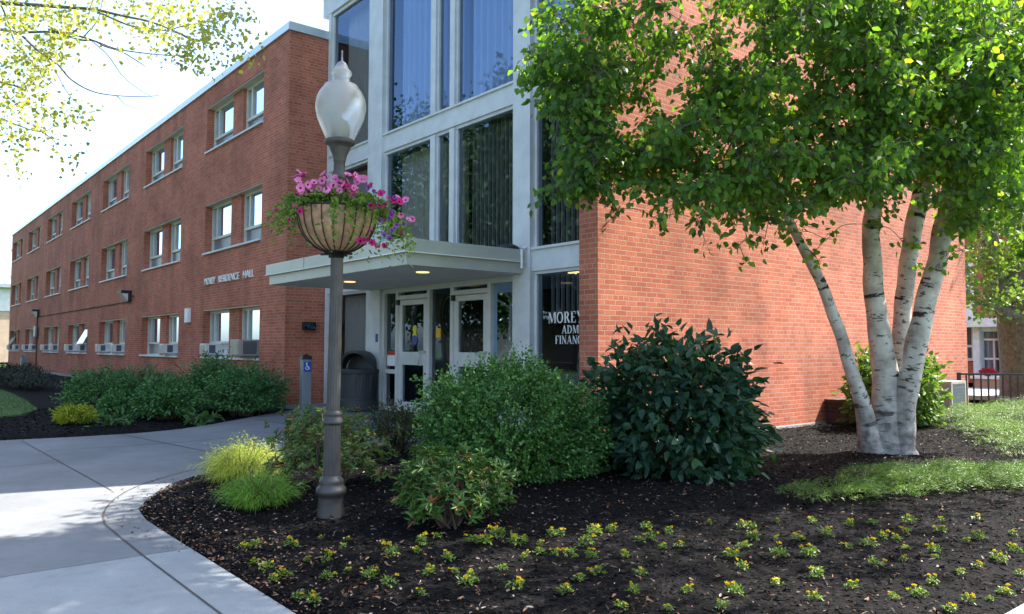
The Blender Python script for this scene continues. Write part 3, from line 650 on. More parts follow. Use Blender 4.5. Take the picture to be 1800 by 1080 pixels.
# canopy
XA, XBc, YC = -14.30, -9.38, 5.75
b = MB(); b.box(XA + .05, XBc - .05, YC + .05, YG - .055, 2.55, 2.72, skip='d'); b.box(XA, XBc, YC, YG - .055, 2.735, 2.92)
can = P_(b, 'canopy', M['canopy'], None, .006)
b = MB(); b.quad((XA + .05, YC + .05, 2.546), (XBc - .05, YC + .05, 2.546), (XBc - .05, YG - .06, 2.546), (XA + .05, YG - .06, 2.546)); b.box(XA - .012, XBc + .012, YC - .012, YG - .06, 2.72, 2.735); b.build('canopy_soffit', [M['soffit']], can).location = -Vector(hall.location) * 0
b = MB()
for x in (XA + 1.65, XA + 3.3): b.box(x, x + .012, YC - .004, YC - .001, 2.745, 2.915)
b.build('canopy_seams', M['acg'], can)
for o in can.children: o.matrix_parent_inverse = Matrix.Identity(4)
for x in (-10.18, -12.53):
    b = MB(); b.lathe([(0.001, 2.541), (.085, 2.541), (.10, 2.535), (.10, 2.5455)], 24, (x, 6.56)); b.build('downlight', M['lit'], can)
b = MB(); b.tube([(-9.33, YG - .2, 2.92), (-9.33, YG - .2, 2.62)], .022, 8); b.tube([(-9.33, YG - .2, 2.92), (-9.33, YG - .12, 2.95)], .022, 8); P_(b, 'downspout', M['wht'])
cl = thing('canopy_lamp', 'small dark domed lamp standing on the right end of the canopy', 'lamp', (-9.6, YG - .25, 2.925))
b = MB(); b.lathe([(.001, .1), (.08, .09), (.16, .05), (.18, .01), (.17, 0), (.001, 0)], 20); b.build('shade', M['dark'], cl)
# lettering
def text(name, s, x0, x1, z0, z1, y, mt, parent, extr=.012):
    cu = bpy.data.curves.new(name, 'FONT'); cu.body = s; cu.extrude = .05; cu.space_word = 1.6
    ob = bpy.data.objects.new(name, cu); COL.objects.link(ob); bpy.context.view_layer.update()
    me = bpy.data.meshes.new_from_object(ob.evaluated_get(bpy.context.evaluated_depsgraph_get())); bpy.data.objects.remove(ob)
    co = np.zeros(len(me.vertices) * 3); me.vertices.foreach_get('co', co); co = co.reshape(-1, 3); lo, hi = co.min(0), co.max(0)
    q = (co - lo) / (hi - lo); out = np.stack([x0 + q[:, 0] * (x1 - x0), y - q[:, 2] * extr, z0 + q[:, 1] * (z1 - z0)], 1) - np.array(hall.location)
    me.vertices.foreach_set('co', out.ravel()); me.materials.clear(); me.materials.append(mt); me.update()
    return link(bpy.data.objects.new(name, me), parent)
for wd_, xa, xb in (('MOREY', -21.7, -20.85), ('RESIDENCE', -20.6, -19.15), ('HALL', -18.88, -18.2)): text('wall_lettering', wd_, xa, xb, 3.05, 3.225, Y0 - .02, M['wht'], hall, .025)
# serif lettering on the window
def serif(txt, x0, z0, hgt, name, adv=1.0):
    g = MB(); th, tn = .17, .07; x = 0; y = YG + .036
    def poly(pts): g.face([(x0 + (x + a) * hgt, y, z0 + c * hgt) for a, c in pts])
    def seg(a, c, t): 
        (ax, az), (cx, cz) = a, c; dx, dz = cx - ax, cz - az; l = math.hypot(dx, dz); nx, nz = -dz / l * t / 2, dx / l * t / 2
        poly([(ax + nx, az + nz), (cx + nx, cz + nz), (cx - nx, cz - nz), (ax - nx, az - nz)])
    def stem(a, t=th, z0_=0, z1_=1, sf=True):
        seg((a, z0_), (a, z1_), t)
        if sf:
            for zz in ((z0_ + .025), (z1_ - .025)): seg((a - t * .5 - .09, zz), (a + t * .5 + .09, zz), .05)
    def arc(cx, cz, rx, rz, a0, a1, n=18):
        for k in range(n):
            A, B = R(a0 + (a1 - a0) * k / n), R(a0 + (a1 - a0) * (k + 1) / n)
            t0 = tn + (th - tn) * abs(math.cos(A)); t1 = tn + (th - tn) * abs(math.cos(B))
            p = lambda an, s_, t: (cx + (rx + s_ * t / 2) * math.cos(an), cz + (rz + s_ * t / 2) * math.sin(an))
            poly([p(A, -1, t0), p(B, -1, t1), p(B, 1, t1), p(A, 1, t0)])
    for ch in txt:
        if ch == 'M': stem(.14, tn); seg((.2, 1), (.52, .05), th); seg((.52, .05), (.84, 1), tn); stem(.92); wd = 1.13
        elif ch == 'O': arc(.42, .5, .34, .46, 0, 360, 36); wd = .9
        elif ch == 'R': stem(.2); arc(.3, .73, .28, .235, -90, 90); seg((.25, .5), (.32, .5), tn); seg((.25, .965), (.32, .965), tn); seg((.42, .5), (.72, .02), th); wd = .86
        elif ch == 'E': stem(.2); [seg((.2, z), (.66, z), tn) for z in (.035, .965)]; seg((.2, .5), (.5, .5), tn); [seg((.64, z - .12), (.64, z + .12), .05) for z in (.13, .87)]; wd = .78
        elif ch == 'Y': seg((.1, 1), (.42, .48), th); seg((.76, 1), (.45, .48), tn); stem(.43, th, 0, .5, False); seg((.25, .025), (.61, .025), .05); seg((0, .975), (.27, .975), .05); seg((.62, .975), (.86, .975), .05); wd = .86
        elif ch == 'A': seg((.12, 0), (.42, 1), tn); seg((.42, 1), (.74, 0), th); seg((.24, .33), (.62, .33), tn); seg((0, .025), (.24, .025), .05); seg((.6, .025), (.9, .025), .05); wd = .9
        elif ch == 'D': stem(.2); arc(.32, .5, .44, .46, -90, 90); seg((.2, .035), (.34, .035), tn); seg((.2, .965), (.34, .965), tn); wd = .95
        elif ch == 'I': stem(.2); wd = .42
        elif ch == 'S': arc(.32, .74, .21, .22, 20, 270); arc(.32, .27, .23, .24, 90, -160); wd = .64
        elif ch == 'N': stem(.16, tn); seg((.16, 1), (.74, 0), th); stem(.74, tn); wd = .92
        elif ch == 'F': stem(.2); seg((.2, .965), (.66, .965), tn); seg((.2, .5), (.5, .5), tn); seg((.64, .75), (.64, .99), .05); wd = .74
        elif ch == 'C': arc(.44, .5, .36, .46, 40, 320, 30); seg((.70, .68), (.70, .92), .06); wd = .84
        elif ch == 'L': stem(.2); seg((.2, .035), (.64, .035), tn); wd = .74
        else: wd = .4
        x += wd * adv
    return P_(g, name, M['wht'])
serif('MOREY', -8.985, 1.765, .17, 'window_lettering'); serif('ADMISSIONS', -8.68, 1.605, .125, 'window_lettering'); serif('FINANCIAL', -8.83, 1.452, .125, 'window_lettering')
for o in hall.children:
    if o.name.startswith('window_lettering'): pass
# fittings on the walls
def wallbox(name, label, cat, x, z, sz, mats, y=Y0):
    return thing(name, label, cat, (x, y, z))
for x, lab in ((-29.6, 'boxy wall floodlight on the brick wing between the second and third ground floor window pairs'), (-48.2, 'small wall floodlight near the far end of the brick wing')):
    t = thing('wall_floodlight', lab, 'floodlight', (x, Y0, 3.12), 0, 'floodlights on the brick wing')
    b = MB(); b.box(-.26, .26, -.10, -.002, -.18, .2); b.face([(-.26, -.10, .2), (.26, -.10, .2), (.26, -.34, .12), (-.26, -.34, .12)]); b.box(-.26, .26, -.34, -.1, .1, .2); b.build('housing', M['dark'], t)
    b = MB(); b.face([(-.24, -.33, .1), (.24, -.33, .1), (.24, -.11, -.17), (-.24, -.11, -.17)]); b.face([(-.24, -.33, .1), (-.24, -.11, -.17), (-.24, -.11, .1)]); b.face([(.24, -.33, .1), (.24, -.11, .1), (.24, -.11, -.17)]); b.build('lens', M['ac'], t)
t = tag(MB().box(-.14, .14, -.1, -.002, -.2, .2).build('wall_box', M['wht'], None, True, .01), 'white upright box fixed to the brick left of the nearest ground floor windows', 'wall box'); t.location = (-23.02, Y0, 2.27)
t = thing('wall_pipe', 'thin conduit running up the far end of the brick wing with a grey meter box', 'conduit', (-48.3, Y0, 0))
b = MB(); b.tube([(0, -.04, .1), (0, -.04, 3.0)], .03, 8); b.build('conduit', M['brick_dark'], t); b = MB(); b.box(-.28, .28, -.16, -.075, 1.9, 2.45); b.build('meter_box', M['boll'], t)
t = tag(MB().box(-29.3, -29.0, -0.03, -0.002, 3.1, 3.13).box(-47.9, -29.35, -.03, -.002, 2.93, 2.96).build('wall_cable', M['brick_dark']), 'thin cable along the brick wing between its two floodlights', 'cable'); t.location = (0, Y0, 0)
t = thing('gas_meter', 'small grey gas meter with pipes against the far end of the brick wing', 'meter', (-50.6, Y0 - .3, 0))
b = MB(); b.box(-.16, .16, -.12, .12, .35, .75); b.build('meter_body', M['boll'], t, True, .02); b = MB(); b.tube([(-.3, 0, 0), (-.3, 0, .95), (0, 0, .95), (0, 0, .7)], .03); b.tube([(.3, .2, 0), (.3, .1, .9), (.1, 0, .9), (.1, 0, .7)], .03); b.build('pipe', M['boll'], t)
t = thing('wall_lamp', 'small dark box lamp on the brick return wall left of the entrance', 'lamp', (XC, 7.6, 1.86))
b = MB(); b.box(.002, .10, -.15, .15, -.09, .09); b.build('housing', M['dark'], t, True, .012); b = MB(); b.box(.1005, .115, -.11, .11, -.06, .05); b.build('lens', M['glass_dark'], t)
# bollard with push plate, litter bin
pb = G(536, 735, .09)
t = thing('push_plate_bollard', 'square grey post with a blue wheelchair push plate near the entrance', 'bollard', (pb[0], pb[1], zwalk(pb[1])), R(-8))
b = MB(); b.box(-.085, .085, -.085, .085, 0, 1.06); b.build('post', M['boll'], t, True, .006)
b = MB(); b.face([(-.095, -.095, 1.06), (.095, -.095, 1.06), (.095, .095, 1.06), (-.095, .095, 1.06)])
for a, c in (((-.095, -.095), (.095, -.095)), ((.095, -.095), (.095, .095)), ((.095, .095), (-.095, .095)), ((-.095, .095), (-.095, -.095))):
    b.face([(*a, 1.06), (*c, 1.06), (c[0] * .9, c[1] * .9, 1.12), (a[0] * .9, a[1] * .9, 1.12)]); b.face([(a[0] * .9, a[1] * .9, 1.12), (c[0] * .9, c[1] * .9, 1.12), (0, 0, 1.165)])
b.build('cap', M['dark'], t)
b = MB(); b.box(.086, .095, -.06, .075, .83, 1.02); pl = b.build('push_plate', M['blue'], t)
b = MB(); xq = .0965
def bar(y0, z0, y1, z1, wd=.009):
    d = Vector((0, y1 - y0, z1 - z0)).normalized(); n_ = Vector((0, -d.z, d.y)) * wd
    b.face([Vector((xq, y0, z0)) - n_, Vector((xq, y1, z1)) - n_, Vector((xq, y1, z1)) + n_, Vector((xq, y0, z0)) + n_])
for k in range(10): a0, a1 = R(150 + k * 25), R(175 + k * 25); bar(.0 + .032 * math.cos(a0), .905 + .032 * math.sin(a0), .032 * math.cos(a1), .905 + .032 * math.sin(a1), .006)
bar(-.01, .975, -.005, .925); bar(-.005, .925, .025, .925); bar(.025, .925, .04, .88); b.face([(xq, -.01 + .014 * math.cos(R(k * 45)), .99 + .014 * math.sin(R(k * 45))) for k in range(8)])
b.build('wheelchair_symbol', M['wht'], pl)
pt = np.array([-14.03, 7.56]); zt = zwalk(pt[1])
t = thing('litter_bin', 'round grey ribbed litter bin with a domed arched lid beside the entrance', 'litter bin', (pt[0], pt[1], zt), R(42))
b = MB(); n = 96; pr = [(.30, 0), (.385, 0), (.40, .03), (.392, .22), (.375, .23), (.37, .25), (.375, .66), (.385, .72), (.40, .74), (.405, .80), (.385, .82), (.36, .82)]
def ribr(r, z, k): return r * (1 + (.035 if (k % 8 < 4 and .26 < z < .68) else 0))
for (r0, z0), (r1, z1) in zip(pr, pr[1:]):
    for k in range(n):
        a0, a1 = 2 * math.pi * k / n, 2 * math.pi * (k + 1) / n
        pp = lambda r, a, z, kk: (ribr(r, z, kk) * math.cos(a), ribr(r, z, kk) * math.sin(a), z)
        b.face((pp(r0, a0, z0, k), pp(r0, a1, z0, k + 1), pp(r1, a1, z1, k + 1), pp(r1, a0, z1, k)), None, 0, False)
b.build('body', M['bin'], t, True)
# lid: half barrel vault open at both ends
b = MB(); n = 24; hw, hd, hz = .345, .29, .36
for k in range(n):
    a0, a1 = math.pi * k / n, math.pi * (k + 1) / n
    for s_, c_ in ((1.0, 1.0),):
        q = lambda a, y, f=1.0: (hw * f * math.cos(a), y, .82 + hz * f * math.sin(a))
        yl = lambda a: hd * (.35 + .65 * math.sin(a) ** .0) * math.sqrt(max(.12, 1 - (math.cos(a) * .93) ** 2))
        b.face((q(a0, -yl(a0)), q(a1, -yl(a1)), q(a1, yl(a1)), q(a0, yl(a0))), None, 0, True); b.face((q(a0, -yl(a0), .86), q(a1, -yl(a1), .86), q(a1, yl(a1), .86), q(a0, yl(a0), .86)), None, 0, True)
        for sg in (-1, 1): b.face((q(a0, sg * yl(a0), .86), q(a1, sg * yl(a1), .86), q(a1, sg * yl(a1)), q(a0, sg * yl(a0))), None, 0, False)
b.face([(.36 * math.cos(2 * math.pi * k / 32), .36 * math.sin(2 * math.pi * k / 32), .815) for k in range(32)])
b.face([(hw * .86 * math.cos(math.pi * k / n), .12, .82 + hz * .86 * math.sin(math.pi * k / n)) for k in range(0)]) if False else None
b.build('lid', M['bin'], t, False)

b = MB(); b.face([(hw * .86 * math.cos(math.pi * k / n), .2, .82 + hz * .86 * math.sin(math.pi * k / n)) for k in range(n + 1)]); b.build('lid_shade_panel', M['dark'], t)  # dark panel standing in for the shade inside the open lid
# ------------------------------------------------------------------ street lamp and its flower basket
LX, LY = -5.87, 2.93
t = thing('street_lamp', 'fluted brown-grey lamp post with a white acorn globe in the mulch bed', 'street lamp', (LX, LY, .0))
# the post leans a trace to the right, as in the photograph
t.rotation_euler = (R(-.2), R(1.0), 0)
b = MB(); b.lathe([(.001, -.02), (.118, -.02), (.112, .03), (.100, .14), (.098, .19), (.099, .215)], 32); b.lathe([(.099, .215), (.118, .23), (.122, .25), (.116, .275), (.098, .29), (.094, .31), (.098, .325), (.09, .345), (.074, .36), (.07, .375)], 32); b.build('base', M['lamp'], t)
b = MB(); b.lathe([(.068, .37), (.066, .80)], 96, (0, 0), 16, (.3, .9)); b.lathe([(.054, .89), (.0485, 2.78)], 96, (0, 0), 16, (.8, 3)); b.build('shaft', M['lamp'], t)
b = MB(); b.lathe([(.066, .775), (.082, .785), (.084, .80), (.08, .815), (.07, .83), (.068, .85), (.072, .855), (.068, .875), (.055, .89)], 32); b.build('collar', M['lamp'], t)
b = MB(); b.lathe([(.05, 2.76), (.057, 2.77), (.056, 2.80), (.047, 2.84), (.046, 2.90), (.05, 2.905), (.05, 2.915), (.056, 2.95), (.078, 3.0), (.08, 3.005), (.088, 3.03), (.112, 3.045), (.122, 3.055), (.122, 3.075), (.112, 3.085), (.001, 3.09)], 32); b.build('fitter', M['lamp'], t)
b = MB(); b.lathe([(.112, 3.085), (.128, 3.12), (.160, 3.19), (.188, 3.26), (.202, 3.33), (.203, 3.37), (.195, 3.42), (.178, 3.465), (.158, 3.495), (.142, 3.51), (.138, 3.525), (.13, 3.535), (.10, 3.54), (.082, 3.55), (.07, 3.565), (.067, 3.59), (.07, 3.61), (.083, 3.625), (.084, 3.64), (.075, 3.655), (.06, 3.665), (.05, 3.69), (.042, 3.71)], 48); b.build('globe', M['globe'], t)
b = MB(); b.lathe([(.043, 3.705), (.034, 3.72), (.02, 3.73), (.008, 3.735), (.006, 3.80), (.009, 3.81), (.001, 3.83)], 16); b.build('finial', M['boll'], t)
b = MB(); b.lathe([(.001, 3.09), (.05, 3.10), (.055, 3.2), (.04, 3.25), (.001, 3.28)], 20); b.build('lamp_bulb', M['wht'], t)

bk = thing('flower_basket', 'round coir lined wire basket of pink and magenta petunias hung around the lamp post', 'flower basket', (LX + .04, LY, 2.17))
bk.rotation_euler = (0, R(1.5), 0)
bowl = [(.10, 0), (.14, .015), (.19, .045), (.245, .10), (.285, .17), (.305, .24), (.313, .30), (.315, .345)]
b = MB(); b.lathe(bowl, 64); b.lathe([(.316, .345), (.28, .33), (.05, .32)], 48); b.build('liner', M['coco'], bk)
tb = TB()
for k in range(22):
    a = 2 * math.pi * k / 22; P = [((r + .006) * math.cos(a), (r + .006) * math.sin(a), z) for r, z in bowl]; tb.add(spline(P, 3), .0045, 6)
for rr, zz in ((.32, .345), (.104, .0)):
    P = [(rr * math.cos(a), rr * math.sin(a), zz) for a in np.linspace(0, 2 * np.pi, 49)]; tb.add(np.array(P), .008, 6)
for k in range(4):
    a = k * math.pi / 2 + .5; tb.add(np.array([(.04 * math.cos(a), .04 * math.sin(a), -.02), (.15 * math.cos(a), .15 * math.sin(a), -.02)]), .009, 6)
tb.build('wire_frame', M['dark'], bk)
b = MB(); b.lathe([(.05, -.05), (.062, -.05), (.062, 0), (.12, .01), (.12, .02), (.001, .02)], 24); b.build('clamp', M['dark'], bk)
# camera-right direction in the ground plane, so spill is placed where it hangs
rt = Vector((Rv[0], Rv[1], 0)).normalized(); fw = Vector((Fv[0], Fv[1], 0)).normalized()
PP = []; DD = []
def spray(c, d, n, L, spread, sag=.6):
    for _ in range(n):
        dd = Vector(d) + Vector(rng.normal(0, spread, 3)); p = Vector(c) + Vector(rng.normal(0, .03, 3)); dd.normalize(); l = L * rng.uniform(.6, 1.2)
        for q in np.linspace(.1, 1, 11):
            PP.append(p + dd * l * q - Vector((0, 0, 1)) * sag * l * q * q); DD.append(dd)
for k in range(80):
    a = k * 2.39996; r = .30 * math.sqrt((k + .5) / 80); c = (r * math.cos(a), r * math.sin(a), .34); spray(c, (math.cos(a) * .5, math.sin(a) * .5, .8), 3, .16, .35, .3)
for k in range(26):
    a = k / 26 * 2 * math.pi; c = (.31 * math.cos(a), .31 * math.sin(a), .36); s_ = math.cos(a) * rt.x + math.sin(a) * rt.y
    if s_ > .2: spray(c, (math.cos(a), math.sin(a), .1), 7, .30, .3, 1.1)
    elif s_ < -.45: spray(c, (math.cos(a), math.sin(a), .1), 5, .22, .3, .8)
    else: spray((c[0] * .8, c[1] * .8, c[2]), (math.cos(a) * .4, math.sin(a) * .4, .8), 3, .10, .25, .2)
PP = np.array([tuple(p) for p in PP]); DD = np.array([tuple(p) for p in DD]); nn = len(PP)
V, Fq = leaves(PP, DD * .5 + rdir(nn) * .9, rdir(nn, .1, 1), rng.uniform(.03, .055, nn), rng.uniform(.014, .024, nn)); mesh_np('foliage', V, Fq, M['L_pet'], bk)
def petunia(mt, r=.034):
    g = MB(); n = 10
    for k in range(n):
        a0, a1 = 2 * math.pi * k / n, 2 * math.pi * (k + 1) / n; am = (a0 + a1) / 2
        w0, w1 = (.0 if k % 2 == 0 else 0), 0
        g.face([(.009 * math.cos(a0), .009 * math.sin(a0), 0), (.009 * math.cos(a1), .009 * math.sin(a1), 0), (r * math.cos(a1) * (1 if (k + 1) % 2 else .86), r * math.sin(a1) * (1 if (k + 1) % 2 else .86), .008), (r * 1.04 * math.cos(am), r * 1.04 * math.sin(am), .011), (r * math.cos(a0) * (1 if k % 2 else .86), r * math.sin(a0) * (1 if k % 2 else .86), .008)], None, 0, True)
        g.face([(.0095 * math.cos(a0), .0095 * math.sin(a0), 0), (.0095 * math.cos(a1), .0095 * math.sin(a1), 0), (.003 * math.cos(a1), .003 * math.sin(a1), -.03), (.003 * math.cos(a0), .003 * math.sin(a0), -.03)], None, 1, True)
    me = g.build('tmp', [mt, M['F_eye']]); d_ = me.data; bpy.data.objects.remove(me); return d_
fm = {'p': petunia(M['F_pink'], .032), 'm': petunia(M['F_mag'], .030), 'v': petunia(M['F_pur'], .024)}
fpix = [(524,302,'p'),(532,308,'p'),(519,311,'p'),(525,321,'p'),(528,331,'p'),(552,321,'p'),(548,327,'m'),(569,306,'p'),(566,318,'p'),(574,313,'p'),(590,316,'p'),(596,322,'p'),(577,330,'p'),(579,338,'p'),(589,312,'p'),(597,335,'p'),(610,319,'p'),(612,328,'m'),(604,322,'m'),(622,331,'p'),(627,333,'p'),(640,315,'p'),(652,326,'m'),(648,330,'v'),(521,342,'m'),(531,337,'m'),(527,372,'m'),(518,362,'m'),(509,386,'m'),(485,369,'m'),(668,338,'m'),(672,340,'m'),(682,347,'p'),(692,352,'m'),(699,348,'p'),(702,355,'m'),(713,352,'p'),(678,358,'m'),(688,372,'v'),(689,378,'m'),(705,378,'p'),(718,386,'p'),(725,385,'p'),(697,396,'v'),(693,402,'v'),(689,406,'v'),(706,409,'m'),(710,394,'v'),(675,413,'v'),(685,420,'v'),(640,423,'m'),(633,424,'m'),(646,422,'m'),(653,427,'m'),(664,433,'m'),(676,432,'m'),(684,385,'v'),(615,341,'m'),(658,336,'v'),(560,332,'p'),(541,325,'p'),(586,326,'p')]
fpix += [(rng.uniform(520, 640), rng.uniform(305, 345), 'p' if k % 4 else 'm') for k in range(26)] + [(rng.uniform(650, 712), rng.uniform(335, 420), 'mv'[k % 2]) for k in range(12)]
for i, (px, py, c) in enumerate(fpix):
    dep = 6.32 - .20 + rng.uniform(-.12, .1) + (.1 if py < 330 else 0) - (.02 if py > 400 else 0)
    p = Vector(AT(px, py, dep)); o = bpy.data.objects.new('petunia_bloom', fm[c]); link(o)
    look = (Vector(EYE) - p).normalized() + Vector(rng.normal(0, .6, 3)) + Vector((0, 0, .55))
    o.rotation_mode = 'QUATERNION'
    mw = Matrix.Translation(p) @ look.to_track_quat('Z', 'Y').to_matrix().to_4x4() @ Matrix.Scale(rng.uniform(.65, 1.1), 4)
    bpy.context.view_layer.update() if i == 0 else None
    o.parent = bk; o.matrix_basis = bk.matrix_world.inverted() @ mw

# ------------------------------------------------------------------ plants
def shrub(name, label, cat, loc, rx, ry, h, twigs, per, ll, lw, mt, seed=0, zmin=-.15, droop=.3, shell=.55, lump=.25, group=None, rz=0, spiky=0, stemr=.007, up=.35, flat=2.4, ragged=.12, ros=0):
    global rng; keep = rng; rng = np.random.default_rng(seed + 11)
    t = thing(name, label, cat, loc, rz, group)
    D = rdir(twigs, zmin, 1.0)
    # lumpy rounded box outline
    e = flat; k = (np.abs(D[:, 0]) ** e + np.abs(D[:, 1]) ** e + np.abs(D[:, 2]) ** e) ** (-1 / e)
    lump_ = np.array([1 + lump * mn.noise((d[0] * 1.9 + seed, d[1] * 1.9, d[2] * 1.9)) for d in D])
    rad = k * lump_ * (1 - ragged + 2 * ragged * rng.uniform(0, 1, twigs) ** 2)
    c = np.array([0, 0, h * .42]); sc = np.array([rx, ry, h * .58])
    tip = c + D * rad[:, None] * sc; tip[:, 2] = np.maximum(tip[:, 2], .04 + rng.uniform(0, .05, twigs))
    base = np.stack([rng.normal(0, rx * .12, twigs), rng.normal(0, ry * .12, twigs), np.zeros(twigs)], 1)
    P = []; A = []
    for i in range(per):
        q = shell + (1 - shell) * ((i + rng.uniform(0, 1, twigs)) / per)
        mid = base + (tip - base) * .5; mid[:, 2] += h * .08
        q1 = q[:, None]; p = (1 - q1) ** 2 * base + 2 * q1 * (1 - q1) * mid + q1 ** 2 * tip
        P.append(p + rng.normal(0, ll * .35, p.shape)); tw = nrm(tip - base)
        A.append(tw * .7 + nrm(tip - c) * .5 + rdir(twigs) * .8 - np.array([0, 0, droop]))
    if ros:
        P = []; A = []; tw = nrm(nrm(tip - base) + np.array([0, 0, .5]) + rdir(twigs) * .25); e1 = nrm(np.cross(tw, rdir(twigs))); e2 = np.cross(tw, e1)
        for i in range(per):
            an = i * 2.4 + rng.uniform(0, .6, twigs)[:, None]; lv = rng.uniform(0, 1, twigs)[:, None] * (i % 3) * .5
            P.append(tip - tw * lv * ll * 1.1); A.append(tw * (.35 + .35 * (i % 3 == 0)) + np.cos(an) * e1 + np.sin(an) * e2 + rdir(twigs) * .15)
    P = np.concatenate(P); A = np.concatenate(A); n = len(P); P[:, 2] = np.maximum(P[:, 2], .02)
    Nn = nrm(P - c) * .6 + np.array([0, 0, up]) + rdir(n) * .55
    if spiky:
        V, Fq = strands(P, A, rng.uniform(ll * .6, ll * 1.3, n), lw, spiky, 4)
    else:
        V, Fq = leaves(P, A, Nn, rng.uniform(ll * .7, ll * 1.25, n), rng.uniform(lw * .8, lw * 1.2, n), .10, .12)
    mesh_np('foliage', V, Fq, mt, t)
    tb = TB()
    for i in range(min(twigs, 46)):
        mid = base[i] + (tip[i] - base[i]) * .5 + np.array([0, 0, h * .08])
        tb.add(np.array([base[i] - [0, 0, .05], base[i] * .5 + mid * .5, mid, mid * .5 + tip[i] * .5, tip[i]]), np.array([stemr * 1.6, stemr * 1.3, stemr, stemr * .7, stemr * .3]), 5)
    tb.build('stems', M['twig'], t); rng = keep; return t
def at_ground(px, py): p = G(px, py); return (p[0], p[1], 0.0)
gb = 'clipped green shrubs below the brick wing'
ARGS = dict(zmin=-.35, lump=.42, shell=.6, flat=2.2, ragged=.18)
shrub('hedge_shrub', 'dark low hedge at the far left edge beyond the small lawn', 'hedge', (-30.3, 3.95, 0), 3.2, .6, .80, 900, 8, .06, .03, M['L_hedge'], 1, group=None, flat=4)
shrub('green_shrub', 'leftmost green shrub of the row below the wing, behind the yellow bush', 'shrub', (-18.6, 3.9, 0), .66, .7, .97, 520, 11, .06, .03, M['L_bed'], 2, group=gb, **ARGS)
shrub('green_shrub', 'green shrub right of the yellow bush with a gap of dark stems to its left', 'shrub', (-17.05, 4.3, 0), .56, .6, .97, 520, 11, .06, .03, M['L_bed'], 3, group=gb, **ARGS)
shrub('green_shrub', 'lighter low green shrub standing forward at the walk edge below the wing', 'shrub', (-15.5, 4.4, 0), .52, .55, .78, 470, 11, .065, .032, M['L_bed'], 4, group=gb, **ARGS)
shrub('green_shrub', 'tallest green shrub under the nearest ground floor windows', 'shrub', (-17.1, 5.75, 0), .74, .7, 1.22, 620, 11, .06, .03, M['L_bed'], 5, group=gb, **ARGS)
shrub('green_shrub', 'broad dense green shrub nearest the corner of the brick wing', 'shrub', (-15.5, 5.85, 0), .95, .78, 1.05, 760, 11, .06, .03, M['L_bed'], 6, group=gb, **ARGS)
shrub('green_shrub', 'small green shrub low between the two left shrubs of the wing bed', 'shrub', (-16.55, 3.75, 0), .32, .32, .5, 160, 10, .06, .03, M['L_bed'], 16, group=gb, **ARGS)
shrub('green_shrub', 'half hidden green shrub at the back against the wing wall', 'shrub', (-20.2, 5.7, 0), 1.2, .6, .72, 420, 10, .06, .03, M['L_bed'], 17, group=gb, **ARGS)
p = at_ground(122, 753); shrub('yellow_shrub', 'small round bright yellow-green bush in the mulch left of the entrance walk', 'shrub', (p[0] - .15, p[1] + .1, 0), .32, .32, .38, 330, 10, .045, .02, M['L_chart'], 7, lump=.2)
p = at_ground(198, 754); shrub('hosta', 'low broad leaved plant beside the yellow bush', 'plant', p, .26, .26, .2, 40, 2, .15, .055, M['L_hosta'], 8, zmin=.2, shell=.3)
p = at_ground(352, 748); shrub('hosta', 'low broad leaved plants at the walk edge under the big wing shrubs', 'plant', p, .36, .26, .2, 60, 2, .14, .05, M['L_hosta'], 9, zmin=.2, shell=.3)
# in the front bed
shrub('thread_cypress', 'yellow-green thread leaf cypress at the curved edge of the walk', 'shrub', (-7.9, 2.98, .03), .38, .38, .44, 760, 9, .075, .0055, M['L_gold'], 20, spiky=.9, zmin=-.15, shell=.5, flat=2, droop=.1, lump=.4, ragged=.2)
shrub('thread_cypress', 'smaller bright green thread leaf cypress in front of the yellow one', 'shrub', (-6.62, 2.64, .03), .33, .33, .30, 700, 9, .06, .0055, M['L_goldgreen'], 21, spiky=.5, zmin=-.1, shell=.45, flat=2, droop=0, lump=.4, ragged=.2)
shrub('azalea', 'light green azalea left of the lamp post with pale new leaves', 'shrub', (-9.0, 4.35, .02), .50, .50, .55, 260, 11, .065, .02, M['L_azal'], 22, zmin=-.2, lump=.4, ragged=.3, ros=1)
shrub('azalea', 'straggly azalea directly behind the lamp post base', 'shrub', (-7.15, 3.55, .02), .42, .55, .60, 220, 11, .065, .02, M['L_azal'], 23, zmin=-.35, lump=.45, ragged=.35, ros=1)
shrub('azalea', 'dark reddish azalea by the walk between the lamp post and the big round shrub', 'shrub', (-9.0, 5.45, .02), .42, .42, .66, 300, 10, .045, .014, M['L_azdk'], 24, zmin=-.05, lump=.35)
shrub('rhododendron', 'low rhododendron with some red leaves right of the lamp post', 'shrub', (-5.05, 3.52, .02), .36, .38, .56, 200, 12, .075, .022, M['L_rhod'], 25, zmin=-.3, lump=.45, ragged=.30, ros=1)
shrub('round_shrub', 'large dense light green shrub in front of the entrance doors', 'shrub', (-6.55, 5.35, 0), .80, .95, 1.27, 2800, 15, .038, .026, M['L_burn'], 26, zmin=-.75, lump=.3, shell=.66, flat=3, ragged=.09)
shrub('leatherleaf_viburnum', 'large dark shrub with big drooping leathery leaves against the sunlit brick wall', 'shrub', (-5.75, 7.05, 0), .95, .85, 1.60, 620, 8, .135, .072, M['L_vib'], 27, zmin=-.6, lump=.28, droop=.6, shell=.55, ragged=.10, flat=2.8)
shrub('lush_shrub', 'small sunlit leafy shrub against the wall behind the birch trunks', 'shrub', (-6.2, 13.3, .05), .62, 1.0, 1.45, 300, 10, .12, .065, M['L_lush'], 28, zmin=-.55, droop=.45)
